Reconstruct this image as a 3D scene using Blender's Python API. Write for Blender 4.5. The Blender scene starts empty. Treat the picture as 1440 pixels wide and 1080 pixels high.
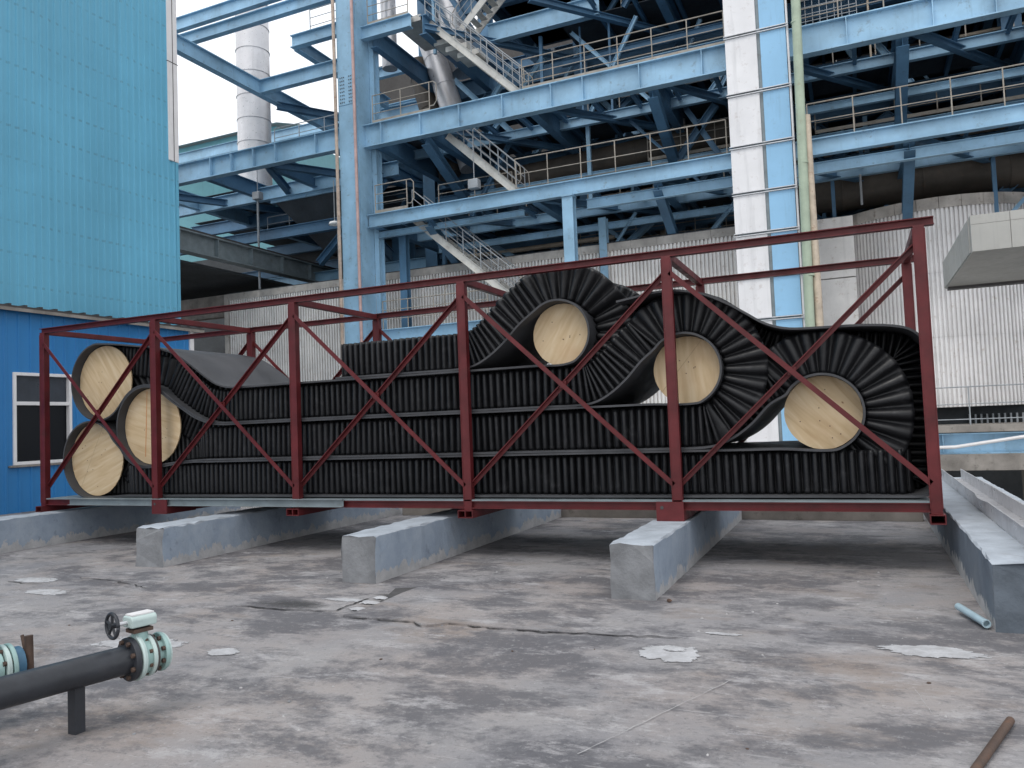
import bpy, math, random
import numpy as np
from mathutils import Vector, Matrix
random.seed(7)
rng = np.random.default_rng(7)
SC = bpy.context.scene
COL = SC.collection
R = math.radians

# ------------------------------------------------------------------ camera
CAM = np.array([8.9990, -8.0743, 1.5192])
YAW, PITCH, ROLL, FPX = 0.4143149, 0.0508157, -0.0394795, 1100.34
def cam_axes():
    cy, sy, cp, sp, cr, sr = math.cos(YAW), math.sin(YAW), math.cos(PITCH), math.sin(PITCH), math.cos(ROLL), math.sin(ROLL)
    f = np.array([-sy*cp, cy*cp, sp]); r = np.array([cy, sy, 0.0]); u = np.cross(r, f)
    return cr*r + sr*u, -sr*r + cr*u, f
AR, AU, AF = cam_axes()
cd = bpy.data.cameras.new('camera'); cam = bpy.data.objects.new('camera', cd); COL.objects.link(cam)
cd.sensor_width = 36; cd.lens = FPX/1440*36; cd.clip_end = 2000; cd.clip_start = 0.05
cam.matrix_world = Matrix(((AR[0], AU[0], -AF[0], CAM[0]), (AR[1], AU[1], -AF[1], CAM[1]), (AR[2], AU[2], -AF[2], CAM[2]), (0, 0, 0, 1)))
SC.camera = cam

# ------------------------------------------------------------------ overcast sky, soft sun
world = bpy.data.worlds.new('World'); SC.world = world; world.use_nodes = True
wn, wl = world.node_tree.nodes, world.node_tree.links
wn.clear()
SUN_EL, SUN_AZ = R(58), R(200)
sky = wn.new('ShaderNodeTexSky'); sky.sky_type = 'NISHITA'; sky.sun_disc = False
sky.sun_elevation = SUN_EL; sky.sun_rotation = SUN_AZ; sky.dust_density = 3.0
bg1 = wn.new('ShaderNodeBackground'); bg1.inputs['Strength'].default_value = 0.10
wl.new(sky.outputs[0], bg1.inputs['Color'])
tc = wn.new('ShaderNodeTexCoord'); nz = wn.new('ShaderNodeTexNoise'); nz.inputs['Scale'].default_value = 2.2; nz.inputs['Detail'].default_value = 5
wl.new(tc.outputs['Generated'], nz.inputs['Vector'])
rmp = wn.new('ShaderNodeValToRGB'); rmp.color_ramp.elements[0].color = (0.86, 0.91, 0.97, 1); rmp.color_ramp.elements[1].color = (1, 1, 1, 1)
wl.new(nz.outputs['Fac'], rmp.inputs['Fac'])
bg2 = wn.new('ShaderNodeBackground'); bg2.inputs['Strength'].default_value = 1.32
wl.new(rmp.outputs[0], bg2.inputs['Color'])
mxs = wn.new('ShaderNodeMixShader'); mxs.inputs[0].default_value = 0.82
wl.new(bg1.outputs[0], mxs.inputs[1]); wl.new(bg2.outputs[0], mxs.inputs[2])
wo = wn.new('ShaderNodeOutputWorld'); wl.new(mxs.outputs[0], wo.inputs['Surface'])
sd = bpy.data.lights.new('sun', 'SUN'); sd.energy = 0.9; sd.angle = R(25); sd.color = (1.0, 0.96, 0.90)
sun = bpy.data.objects.new('sun', sd); COL.objects.link(sun)
# the sky's sun_rotation runs clockwise from +Y
sdir = Vector((math.sin(SUN_AZ)*math.cos(SUN_EL), math.cos(SUN_AZ)*math.cos(SUN_EL), math.sin(SUN_EL)))
sun.rotation_euler = sdir.to_track_quat('Z', 'Y').to_euler()
vs = SC.view_settings
vs.view_transform = 'Standard'; vs.look = 'None'; vs.exposure = 0.3; vs.gamma = 1.0; vs.use_curve_mapping = False

SC.cycles.max_bounces = 5; SC.cycles.diffuse_bounces = 3; SC.cycles.glossy_bounces = 2; SC.cycles.transmission_bounces = 2

# ------------------------------------------------------------------ helpers
def ray(x, y): return AF + AR*((x-720)/FPX) + AU*((540-y)/FPX)
def at_y(x, y, Y): d = ray(x, y); return CAM + d*((Y-CAM[1])/d[1])
def at_x(x, y, X): d = ray(x, y); return CAM + d*((X-CAM[0])/d[0])
def at_z(x, y, Z): d = ray(x, y); return CAM + d*((Z-CAM[2])/d[2])

class MB:
    def __init__(s): s.v = []; s.f = []; s.m = []
    def add(s, vs_, fs, mi=0):
        o = len(s.v); s.v += [tuple(map(float, p)) for p in vs_]
        s.f += [tuple(i+o for i in f) for f in fs]; s.m += [mi]*len(fs)
        return s
    def box(s, a, b, mi=0):
        x0, y0, z0 = a; x1, y1, z1 = b
        return s.add([(x0,y0,z0),(x1,y0,z0),(x1,y1,z0),(x0,y1,z0),(x0,y0,z1),(x1,y0,z1),(x1,y1,z1),(x0,y1,z1)],
                     [(0,3,2,1),(4,5,6,7),(0,1,5,4),(1,2,6,5),(2,3,7,6),(3,0,4,7)], mi)
    def prism(s, prof, a, b, up=(0,0,1), mi=0):
        """profile (u, w) in the plane across a-b: u sideways, w along up"""
        a = np.array(a, float); b = np.array(b, float); d = b-a; d /= np.linalg.norm(d)
        upv = np.array(up, float); sd_ = np.cross(d, upv); sd_ /= np.linalg.norm(sd_); uw = np.cross(sd_, d)
        n = len(prof)
        vs_ = [p + sd_*u + uw*w for p in (a, b) for u, w in prof]
        fs = [(i, (i+1) % n, n+(i+1) % n, n+i) for i in range(n)]
        fs += [tuple(range(n-1, -1, -1)), tuple(range(n, 2*n))]
        return s.add(vs_, fs, mi)
    def bar(s, a, b, w, h, up=(0,0,1), mi=0):
        return s.prism([(-w/2,-h/2),(w/2,-h/2),(w/2,h/2),(-w/2,h/2)], a, b, up, mi)
    def ibeam(s, a, b, h, w, tf=0.03, tw=0.02, up=(0,0,1), mi=0):
        """I section hanging below the line a-b (line = middle of the top face)"""
        t = tw/2
        pr = [(-w/2,-tf),(-w/2,0),(w/2,0),(w/2,-tf),(t,-tf),(t,-h+tf),(w/2,-h+tf),(w/2,-h),(-w/2,-h),(-w/2,-h+tf),(-t,-h+tf),(-t,-tf)]
        a = np.array(a, float); b = np.array(b, float); d = b-a; d /= np.linalg.norm(d)
        upv = np.array(up, float); sd_ = np.cross(d, upv); sd_ /= np.linalg.norm(sd_); uw = np.cross(sd_, d)
        vs_ = [p + sd_*u + uw*w_ for p in (a, b) for u, w_ in pr]
        n = 12
        fs = [(i, n+i, n+(i+1) % n, (i+1) % n) for i in range(n)]
        fs += [(0,1,2,3),(3,4,11,0),(11,4,5,10),(10,5,6,9),(9,6,7,8)]
        fs += [tuple(n+i for i in reversed(q_)) for q_ in ((0,1,2,3),(3,4,11,0),(11,4,5,10),(10,5,6,9),(9,6,7,8))]
        return s.add(vs_, fs, mi)
    def angle(s, a, b, w, t=0.008, up=(0,0,1), flip=1, mi=0):
        pr = [(0,0),(w*flip,0),(w*flip,t),(t*flip,t),(t*flip,w),(0,w)]
        if flip < 0: pr = pr[::-1]
        pr = [(u-w*flip/2, ww-w/2) for u, ww in pr]
        return s.prism(pr, a, b, up, mi)
    def tube(s, pts, rad, n=8, mi=0, cap=True):
        pts = [np.array(p, float) for p in pts]
        rads = rad if isinstance(rad, (list, tuple)) else [rad]*len(pts)
        rings = []; prev = None
        for i, p in enumerate(pts):
            d = pts[min(i+1, len(pts)-1)] - pts[max(i-1, 0)]; d /= np.linalg.norm(d)
            if prev is None:
                ref = np.array([0,0,1.0]) if abs(d[2]) < .9 else np.array([1.0,0,0])
                e1 = np.cross(d, ref)
            else: e1 = prev - d*(prev@d)
            e1 /= np.linalg.norm(e1); e2 = np.cross(d, e1); prev = e1
            rings.append([p + rads[i]*(math.cos(2*math.pi*k/n)*e1 + math.sin(2*math.pi*k/n)*e2) for k in range(n)])
        vs_ = [v for rg in rings for v in rg]; m = len(rings)
        fs = [(i*n+k, i*n+(k+1) % n, (i+1)*n+(k+1) % n, (i+1)*n+k) for i in range(m-1) for k in range(n)]
        if cap: fs += [tuple(range(n-1,-1,-1)), tuple((m-1)*n+k for k in range(n))]
        return s.add(vs_, fs, mi)
    def lathe(s, prof, o, d, n=24, mi=0):
        """prof: (t along d, radius)"""
        o = np.array(o, float); d = np.array(d, float); d /= np.linalg.norm(d)
        ref = np.array([0,0,1.0]) if abs(d[2]) < .9 else np.array([1.0,0,0])
        e1 = np.cross(d, ref); e1 /= np.linalg.norm(e1); e2 = np.cross(d, e1)
        vs_ = [o + d*t + rr*(math.cos(2*math.pi*k/n)*e1 + math.sin(2*math.pi*k/n)*e2) for t, rr in prof for k in range(n)]
        m = len(prof)
        fs = [(i*n+k, i*n+(k+1) % n, (i+1)*n+(k+1) % n, (i+1)*n+k) for i in range(m-1) for k in range(n)]
        fs += [tuple(range(n-1,-1,-1)), tuple((m-1)*n+k for k in range(n))]
        return s.add(vs_, fs, mi)
    def mesh(s, name, mats, smooth=False):
        me = bpy.data.meshes.new(name); me.from_pydata(s.v, [], s.f)
        if not isinstance(mats, (list, tuple)): mats = [mats]
        for m_ in mats: me.materials.append(m_)
        if len(mats) > 1: me.polygons.foreach_set('material_index', s.m)
        if smooth: me.shade_smooth() if hasattr(me, 'shade_smooth') else me.polygons.foreach_set('use_smooth', [True]*len(me.polygons))
        me.update(); return me
    def build(s, name, mats, parent=None, smooth=False, bevel=0, autosmooth=None):
        o = link(name, s.mesh(name, mats, smooth), parent)
        if bevel:
            b = o.modifiers.new('bevel', 'BEVEL'); b.width = bevel; b.segments = 2; b.limit_method = 'ANGLE'
        if autosmooth:
            o.data.set_sharp_from_angle(angle=R(autosmooth))
        return o
def link(name, data, parent=None, loc=None, rz=None):
    o = bpy.data.objects.new(name, data); COL.objects.link(o)
    if parent is not None: o.parent = parent
    if loc is not None: o.location = loc
    if rz is not None: o.rotation_euler = (0, 0, rz)
    return o
def tag(o, label=None, cat=None, group=None, kind=None):
    if label: o['label'] = label
    if cat: o['category'] = cat
    if group: o['group'] = group
    if kind: o['kind'] = kind
    return o
def thing(name, label, cat, group=None):
    return tag(link(name, None), label, cat, group)

# ------------------------------------------------------------------ materials
def nodes(name):
    m = bpy.data.materials.new(name); m.use_nodes = True
    return m, m.node_tree.nodes, m.node_tree.links, m.node_tree.nodes['Principled BSDF']
def noise(N, L, scale, detail=6, rough=.6, vec=None, stretch=None, dist=0):
    n = N.new('ShaderNodeTexNoise'); n.inputs['Scale'].default_value = scale; n.inputs['Detail'].default_value = detail
    n.inputs['Roughness'].default_value = rough; n.inputs['Distortion'].default_value = dist
    g = N.new('ShaderNodeNewGeometry')
    src = g.outputs['Position']
    if stretch:
        mp = N.new('ShaderNodeMapping'); mp.inputs['Scale'].default_value = stretch
        L.new(src, mp.inputs['Vector']); src = mp.outputs[0]
    L.new(src, n.inputs['Vector']); return n.outputs['Fac']
def ramp(N, L, fac, stops):
    r_ = N.new('ShaderNodeValToRGB'); e = r_.color_ramp.elements
    while len(e) < len(stops): e.new(0.5)
    for el, (p, c) in zip(e, stops):
        el.position = p; el.color = (*c, 1) if isinstance(c, tuple) else (c, c, c, 1)
    L.new(fac, r_.inputs['Fac']); return r_.outputs['Color']
def mix(N, L, fac, a, b, mode='MIX'):
    m = N.new('ShaderNodeMix'); m.data_type = 'RGBA'; m.blend_type = mode
    for sock, val in ((m.inputs[0], fac), (m.inputs[6], a), (m.inputs[7], b)):
        if isinstance(val, (int, float)): sock.default_value = val
        elif isinstance(val, tuple): sock.default_value = (*val, 1)
        else: L.new(val, sock)
    return m.outputs[2]
def bump(N, L, bs, h, strength=.3, dist=.02):
    b = N.new('ShaderNodeBump'); b.inputs['Strength'].default_value = strength; b.inputs['Distance'].default_value = dist
    L.new(h, b.inputs['Height']); L.new(b.outputs[0], bs.inputs['Normal'])
def paint(name, col, rough=.5, var=.18, scale=1.2, dirt=None, dirt_amt=.5, streak=True, metal=0, bmp=0, spec=.4):
    """weathered paint: broad tone drift, vertical grime streaks, rust or dirt spots"""
    m, N, L, bs = nodes(name)
    lo = tuple(c*(1-var) for c in col); hi = tuple(min(1, c*(1+var)) for c in col)
    c = ramp(N, L, noise(N, L, scale, 7), [(.3, lo), (.7, hi)])
    if streak:
        st = noise(N, L, 3.0, 5, .65, stretch=(1.6, 1.6, .12))
        c = mix(N, L, ramp(N, L, st, [(.55, 0.0), (.8, .5)]), c, tuple(x*.55+.02 for x in col))
    if dirt:
        dn = noise(N, L, 4.5, 8, .7)
        c = mix(N, L, ramp(N, L, dn, [(.58, 0.0), (.74, dirt_amt)]), c, dirt)
    L.new(c, bs.inputs['Base Color'])
    rn = ramp(N, L, noise(N, L, 9, 4), [(.3, rough-.1), (.7, min(1, rough+.15))]); L.new(rn, bs.inputs['Roughness'])
    bs.inputs['Metallic'].default_value = metal; bs.inputs['Specular IOR Level'].default_value = spec
    if bmp: bump(N, L, bs, noise(N, L, 40, 4), bmp, .01)
    return m

M = {}
M['steel_blue'] = paint('blue_paint', (.265, .44, .59), .42, .24, .8, dirt=(.15, .16, .165), dirt_amt=.75)
M['steel_shaded'] = paint('blue_paint_shaded', (.075, .165, .27), .5, .3, .7, dirt=(.07, .07, .07), dirt_amt=.5)  # same blue paint darkened, shade inside the frame put into the colour
M['deck'] = paint('deck_plate', (.05, .058, .068), .6, .25, 1.5, dirt=(.12, .07, .04), dirt_amt=.5)
M['rail'] = paint('worn_rail_paint', (.31, .28, .24), .5, .25, 2.5, dirt=(.20, .09, .04), dirt_amt=.8, streak=False)
M['rail_grey'] = paint('grey_rail_paint', (.30, .32, .34), .5, .2, 2.5, dirt=(.2, .12, .08), dirt_amt=.5, streak=False)
M['stair'] = paint('galvanised_stair', (.52, .51, .48), .45, .2, 2, dirt=(.22, .14, .08), dirt_amt=.7)
M['red'] = paint('red_oxide_paint', (.10, .0135, .0158), .45, .28, 4, dirt=(.06, .02, .018), dirt_amt=.7, streak=True, spec=.35)
M['grey_steel'] = paint('grey_channel_paint', (.20, .235, .25), .4, .2, 3, dirt=(.1, .07, .05), streak=False)
M['cladding'] = paint('aluminium_cladding', (.74, .72, .70), .45, .14, 1.1, dirt=(.34, .25, .19), dirt_amt=.7, metal=.1)
M['cladding_grey'] = paint('weathered_flashing', (.44, .41, .38), .55, .3, 1.5, dirt=(.14, .09, .055), dirt_amt=.95, metal=.1)
M['tank'] = paint('tank_cladding', (.76, .745, .74), .42, .12, .9, dirt=(.42, .34, .27), dirt_amt=.6, metal=.1)
M['white_panel'] = paint('white_panel', (.74, .73, .74), .45, .08, .8, dirt=(.42, .36, .33), dirt_amt=.65)
M['blue_panel'] = paint('pale_blue_panel', (.27, .50, .72), .45, .08, .6, dirt=(.2, .3, .4), dirt_amt=.4)
M['silver'] = paint('silver_lagging', (.60, .59, .60), .35, .1, 1, dirt=(.35, .33, .32), dirt_amt=.4, metal=.55)
M['brown_pipe'] = paint('grimy_pipe_lagging', (.085, .072, .06), .55, .25, 1.4, dirt=(.14, .10, .07), dirt_amt=.8)
M['green_pipe'] = paint('pale_green_pipe', (.36, .43, .33), .5, .15, 2, dirt=(.26, .17, .10), dirt_amt=.5)
M['rust_pipe'] = paint('flaking_beige_pipe', (.50, .42, .33), .6, .2, 3, dirt=(.20, .08, .04), dirt_amt=.9)
M['conduit'] = paint('rusty_conduit', (.46, .36, .29), .6, .3, 4, dirt=(.22, .08, .04), dirt_amt=.9, streak=False)
M['pink_pipe'] = paint('faded_pink_conduit', (.50, .34, .32), .6, .2, 3, dirt=(.3, .1, .06), dirt_amt=.6, streak=False)
M['teal'] = paint('teal_cladding', (.13, .33, .38), .5, .1, .6)
M['dark_hall'] = paint('shade_dark_wall', (.045, .05, .055), .8, .3, .8)  # near-black colour stands in for shade in the hall and behind the louvres
M['back_wall'] = paint('shade_dark_backing', (.06, .056, .054), .75, .3, .5, dirt=(.05, .045, .04), dirt_amt=.8)  # backing wall colour kept near black to paint in the shade of the depth
M['white_trim'] = paint('white_trim', (.74, .72, .72), .5, .06, 2, dirt=(.5, .42, .4), dirt_amt=.3)
M['dark_metal'] = paint('dark_metal', (.06, .055, .055), .5, .2, 4, streak=False)
M['black_pipe'] = paint('black_pipe_paint', (.030, .033, .040), .42, .3, 6, dirt=(.06, .055, .055), dirt_amt=.5, streak=False, bmp=.15)
M['mint'] = paint('mint_valve_paint', (.30, .44, .42), .45, .12, 8, dirt=(.20, .12, .07), dirt_amt=.7, streak=False)
M['mint_light'] = paint('pale_mint_paint', (.47, .57, .55), .45, .1, 9, dirt=(.3, .22, .15), dirt_amt=.5, streak=False)
M['valve_blue'] = paint('blue_valve_paint', (.06, .15, .24), .45, .2, 8, dirt=(.1, .07, .05), streak=False)
M['rust'] = paint('brown_rust', (.085, .055, .042), .75, .35, 9, dirt=(.14, .06, .03), dirt_amt=.8, streak=False, bmp=.3)
M['alu'] = paint('dull_aluminium', (.58, .58, .60), .35, .12, 4, dirt=(.10, .09, .08), dirt_amt=.8, metal=.4, streak=False)
M['pvc'] = paint('pale_blue_pipe', (.38, .50, .56), .4, .1, 6, streak=False)
def mat_mortar(k=1.0, name='pale_mortar'):
    m, N, L, bs = nodes(name)
    c = ramp(N, L, noise(N, L, 7, 9, .72), [(.32, tuple(k*v for v in (.31, .305, .31))), (.55, tuple(k*v for v in (.44, .44, .455))), (.72, tuple(k*v for v in (.53, .53, .55)))])
    L.new(c, bs.inputs['Base Color']); bs.inputs['Roughness'].default_value = .9
    a = N.new('ShaderNodeAttribute'); a.attribute_name = 'rim'
    ma = N.new('ShaderNodeMath'); ma.operation = 'MULTIPLY_ADD'; ma.inputs[1].default_value = 1.1; L.new(noise(N, L, 9, 9, .75), ma.inputs[0]); ma.inputs[2].default_value = -.55
    sc_ = N.new('ShaderNodeMath'); sc_.operation = 'MULTIPLY'; sc_.inputs[1].default_value = .93; L.new(a.outputs['Fac'], sc_.inputs[0])
    ad = N.new('ShaderNodeMath'); ad.operation = 'ADD'; L.new(sc_.outputs[0], ad.inputs[0]); L.new(ma.outputs[0], ad.inputs[1])
    al = ramp(N, L, ad.outputs[0], [(.92, 1.0), (1.0, 0.0)] if k == 1.0 else [(.25, .62), (1.0, 0.0)]); L.new(al, bs.inputs['Alpha'])
    bump(N, L, bs, noise(N, L, 22, 8, .7), .6, .02)
    return m
M['mortar'] = mat_mortar()
M['damp_joint'] = paint('dirt_filled_joint', (.075, .072, .073), .9, .3, 9, streak=False, bmp=.4)
M['damp'] = mat_mortar(.17, 'damp_stain')
M['concrete_edge'] = paint('stained_concrete', (.24, .22, .20), .85, .3, 2, dirt=(.08, .07, .06), dirt_amt=.8, bmp=.4)
M['duct'] = paint('grey_duct_panel', (.40, .395, .37), .5, .12, .8, dirt=(.30, .29, .27), dirt_amt=.5)
M['crack'] = paint('crack_dirt', (.035, .033, .033), .95, .3, 9, streak=False)
def mat_glass():
    m, N, L, bs = nodes('dark_window_glass')
    bs.inputs['Base Color'].default_value = (.006, .007, .010, 1); bs.inputs['Roughness'].default_value = .25; bs.inputs['Specular IOR Level'].default_value = .2
    return m
M['glass'] = mat_glass()
def mat_lamp():
    m, N, L, bs = nodes('lamp_cover')
    bs.inputs['Base Color'].default_value = (.8, .8, .78, 1); bs.inputs['Roughness'].default_value = .4
    return m
M['lamp'] = mat_lamp()
def mat_sheet(name, col, rows, rough=.42):
    m, N, L, bs = nodes(name)
    c = ramp(N, L, noise(N, L, .35, 5), [(.3, tuple(x*.9 for x in col)), (.7, tuple(min(1, x*1.08) for x in col))])
    st = noise(N, L, 2.2, 5, .6, stretch=(1, 2.2, .05))
    c = mix(N, L, ramp(N, L, st, [(.52, 0.0), (.85, .35)]), c, tuple(x*.72 for x in col))
    if rows:   # rows of fasteners with grey weather stains round them
        g = N.new('ShaderNodeNewGeometry'); sx = N.new('ShaderNodeSeparateXYZ'); L.new(g.outputs['Position'], sx.inputs[0])
        def band(src, period, width):
            d = N.new('ShaderNodeMath'); d.operation = 'DIVIDE'; d.inputs[1].default_value = period; L.new(src, d.inputs[0])
            fr = N.new('ShaderNodeMath'); fr.operation = 'FRACT'; L.new(d.outputs[0], fr.inputs[0])
            lt = N.new('ShaderNodeMath'); lt.operation = 'LESS_THAN'; lt.inputs[1].default_value = width; L.new(fr.outputs[0], lt.inputs[0])
            return lt.outputs[0]
        mu = N.new('ShaderNodeMath'); mu.operation = 'MULTIPLY'
        L.new(band(sx.outputs['Z'], .72, .075), mu.inputs[0]); L.new(band(sx.outputs['Y'], .2, .45), mu.inputs[1])
        nn = ramp(N, L, noise(N, L, 1.1, 4), [(.3, 0.0), (.55, .7)])
        m2 = N.new('ShaderNodeMath'); m2.operation = 'MULTIPLY'; L.new(mu.outputs[0], m2.inputs[0]); L.new(nn, m2.inputs[1])
        c = mix(N, L, m2.outputs[0], c, tuple(x*.6+.03 for x in col))
    oi = N.new('ShaderNodeObjectInfo'); c = mix(N, L, 1.0, c, ramp(N, L, oi.outputs['Random'], [(0.0, .90), (1.0, 1.0)]), 'MULTIPLY')
    L.new(c, bs.inputs['Base Color']); bs.inputs['Roughness'].default_value = rough; bs.inputs['Specular IOR Level'].default_value = .35
    bump(N, L, bs, noise(N, L, 1.6, 3), .25, .03)
    return m
M['cyan'] = mat_sheet('cyan_wall_sheet', (.145, .43, .60), True)
M['royal'] = mat_sheet('royal_blue_wall_sheet', (.03, .20, .475), False, .35)
def mat_rubber(name, col, rough, spec):
    m, N, L, bs = nodes(name)
    c = ramp(N, L, noise(N, L, 2.5, 8, .65), [(.3, tuple(x*.75 for x in col)), (.68, tuple(x*1.35 for x in col))])
    d = ramp(N, L, noise(N, L, 7, 8, .7, dist=.6), [(.55, 0.0), (.78, .55)])
    c = mix(N, L, d, c, (.075, .074, .078))
    L.new(c, bs.inputs['Base Color'])
    L.new(ramp(N, L, noise(N, L, 5, 5), [(.3, rough-.1), (.7, rough+.12)]), bs.inputs['Roughness'])
    bs.inputs['Specular IOR Level'].default_value = spec
    bump(N, L, bs, noise(N, L, 6, 6), .25, .02)
    return m
M['rubber'] = mat_rubber('black_rubber', (.055, .056, .061), .6, .3)
M['rubber_wall'] = mat_rubber('black_ribbed_rubber', (.0090, .0093, .0110), .44, .42)
def mat_wood(seed):
    m, N, L, bs = nodes('plywood')
    tcn = N.new('ShaderNodeTexCoord'); mp = N.new('ShaderNodeMapping')
    mp.inputs['Rotation'].default_value = (0, R(seed*37 % 180), 0); mp.inputs['Location'].default_value = (seed*3.1, 0, seed*1.7)
    L.new(tcn.outputs['Object'], mp.inputs['Vector'])
    mp2 = N.new('ShaderNodeMapping'); mp2.inputs['Scale'].default_value = (9, 9, 1.1); L.new(mp.outputs[0], mp2.inputs['Vector'])
    g = N.new('ShaderNodeTexNoise'); g.inputs['Scale'].default_value = 1.3; g.inputs['Detail'].default_value = 7; g.inputs['Distortion'].default_value = .8
    L.new(mp2.outputs[0], g.inputs['Vector'])
    c = ramp(N, L, g.outputs['Fac'], [(.28, (.47, .335, .19)), (.5, (.57, .43, .265)), (.72, (.65, .52, .35))])
    b = N.new('ShaderNodeTexNoise'); b.inputs['Scale'].default_value = 2.2; b.inputs['Detail'].default_value = 4; L.new(mp.outputs[0], b.inputs['Vector'])
    c = mix(N, L, ramp(N, L, b.outputs['Fac'], [(.5, 0.0), (.72, .55 if seed > 3 else .2)]), c, (.47, .30, .17))
    v = N.new('ShaderNodeTexVoronoi'); v.inputs['Scale'].default_value = 5.5; v.inputs['Randomness'].default_value = 1
    mp3 = N.new('ShaderNodeMapping'); mp3.inputs['Scale'].default_value = (1.4, 1, .9); L.new(mp.outputs[0], mp3.inputs['Vector']); L.new(mp3.outputs[0], v.inputs['Vector'])
    kn = ramp(N, L, v.outputs['Distance'], [(.03, .95), (.085, 0.0)])
    sel = N.new('ShaderNodeSeparateColor'); L.new(v.outputs['Color'], sel.inputs[0])
    gt = N.new('ShaderNodeMath'); gt.operation = 'GREATER_THAN'; gt.inputs[1].default_value = .6; L.new(sel.outputs[0], gt.inputs[0])
    mm = N.new('ShaderNodeMath'); mm.operation = 'MULTIPLY'; L.new(kn, mm.inputs[0]); L.new(gt.outputs[0], mm.inputs[1])
    c = mix(N, L, mm.outputs[0], c, (.17, .075, .03))
    L.new(c, bs.inputs['Base Color']); bs.inputs['Roughness'].default_value = .6; bs.inputs['Specular IOR Level'].default_value = .3
    bump(N, L, bs, g.outputs['Fac'], .1, .01)
    return m
M['ply_edge'] = paint('plywood_edge', (.40, .29, .17), .7, .2, 12, streak=False)
M['orange_mark'] = paint('orange_crayon', (.52, .22, .08), .8, .2, 20, streak=False)
def mat_ground():
    m, N, L, bs = nodes('old_concrete_slab')
    c = ramp(N, L, noise(N, L, .6, 9, .66, stretch=(1, 1.3, 1)), [(.3, (.20, .197, .212)), (.45, (.262, .254, .262)), (.6, (.312, .298, .298)), (.75, (.37, .358, .365))])
    warm = ramp(N, L, noise(N, L, .42, 8, .66, stretch=(1, 1.2, 1)), [(.47, 0.0), (.63, .6)])
    c = mix(N, L, warm, c, (.345, .298, .275))
    brn = ramp(N, L, noise(N, L, .9, 8, .7, stretch=(.7, 1.4, 1)), [(.54, 0.0), (.66, .6)])
    c = mix(N, L, brn, c, (.225, .178, .148))
    drk = ramp(N, L, noise(N, L, .95, 13, .76, stretch=(.85, 1.3, 1), dist=.15), [(.475, 0.0), (.56, .8)])
    c = mix(N, L, drk, c, (.095, .094, .105))
    bl = ramp(N, L, noise(N, L, 3.3, 11, .78, stretch=(.8, 1.2, 1), dist=.1), [(.53, 0.0), (.60, .6)])
    c = mix(N, L, bl, c, (.145, .142, .15))
    lt = ramp(N, L, noise(N, L, 2.3, 11, .78, stretch=(.7, 1.4, 1)), [(.545, 0.0), (.63, .65)])
    c = mix(N, L, lt, c, (.45, .435, .44))
    sp = ramp(N, L, noise(N, L, 18, 7, .8), [(.56, 0.0), (.68, .6)])
    c = mix(N, L, sp, c, (.45, .44, .44))
    sp2 = ramp(N, L, noise(N, L, 28, 6, .8), [(.58, 0.0), (.68, .8)])
    c = mix(N, L, sp2, c, (.10, .10, .105))
    # trowel and drag scratches
    sc_ = noise(N, L, 1.0, 3, .5, stretch=(3, 42, 1)); sc2 = ramp(N, L, sc_, [(.66, 0.0), (.72, .35)])
    c = mix(N, L, sc2, c, (.45, .44, .44))
    L.new(c, bs.inputs['Base Color'])
    L.new(ramp(N, L, noise(N, L, 1.2, 5), [(.3, .6), (.7, .9)]), bs.inputs['Roughness']); bs.inputs['Specular IOR Level'].default_value = .3
    h = mix(N, L, .5, noise(N, L, 3, 8, .7), noise(N, L, 30, 6, .75))
    bump(N, L, bs, h, .7, .03)
    return m
M['ground'] = mat_ground()
def mat_block(k=1.0):
    m, N, L, bs = nodes('painted_concrete_block')
    g = N.new('ShaderNodeNewGeometry'); sx = N.new('ShaderNodeSeparateXYZ'); L.new(g.outputs['Position'], sx.inputs[0])
    c = ramp(N, L, noise(N, L, 2.0, 8, .65), [(.28, tuple(k*v for v in (.22, .27, .34))), (.5, tuple(k*v for v in (.30, .355, .43))), (.74, tuple(k*v for v in (.38, .43, .49)))])
    c = mix(N, L, ramp(N, L, noise(N, L, 5, 8, .7), [(.58, 0.0), (.7, .6)]), c, (.14, .16, .19))
    # paint stops short of the slab with a ragged brushed edge
    ed = noise(N, L, 5.5, 6, .7, stretch=(1, 1, .35))
    md = N.new('ShaderNodeMath'); md.operation = 'MULTIPLY_ADD'; md.inputs[1].default_value = .55; md.inputs[2].default_value = -.175; L.new(ed, md.inputs[0])
    lt = N.new('ShaderNodeMath'); lt.operation = 'LESS_THAN'; L.new(sx.outputs['Z'], lt.inputs[0]); L.new(md.outputs[0], lt.inputs[1])
    raw = ramp(N, L, noise(N, L, 6, 8, .7), [(.3, (.34, .34, .345)), (.7, (.54, .53, .53))])
    c = mix(N, L, lt.outputs[0], c, raw)
    L.new(c, bs.inputs['Base Color']); bs.inputs['Roughness'].default_value = .75; bs.inputs['Specular IOR Level'].default_value = .3
    bump(N, L, bs, noise(N, L, 14, 8, .7), .5, .02)
    return m
M['pane_grey'] = paint('dusty_pane', (.035, .042, .055), .35, .2, 3, streak=False)
M['block'] = mat_block()
M['block_slate'] = mat_block(.55)
M['slate_end'] = paint('slate_block_end', (.105, .125, .15), .8, .25, 5, dirt=(.06, .07, .08), dirt_amt=.6, streak=False, bmp=.5)
M['block_end'] = paint('rough_block_end', (.20, .205, .215), .9, .25, 5, dirt=(.09, .09, .09), dirt_amt=.6, streak=False, bmp=.6)
M['block_top'] = paint('worn_block_top', (.37, .405, .45), .85, .18, 4, dirt=(.22, .22, .23), dirt_amt=.6, streak=False, bmp=.6)

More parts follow.
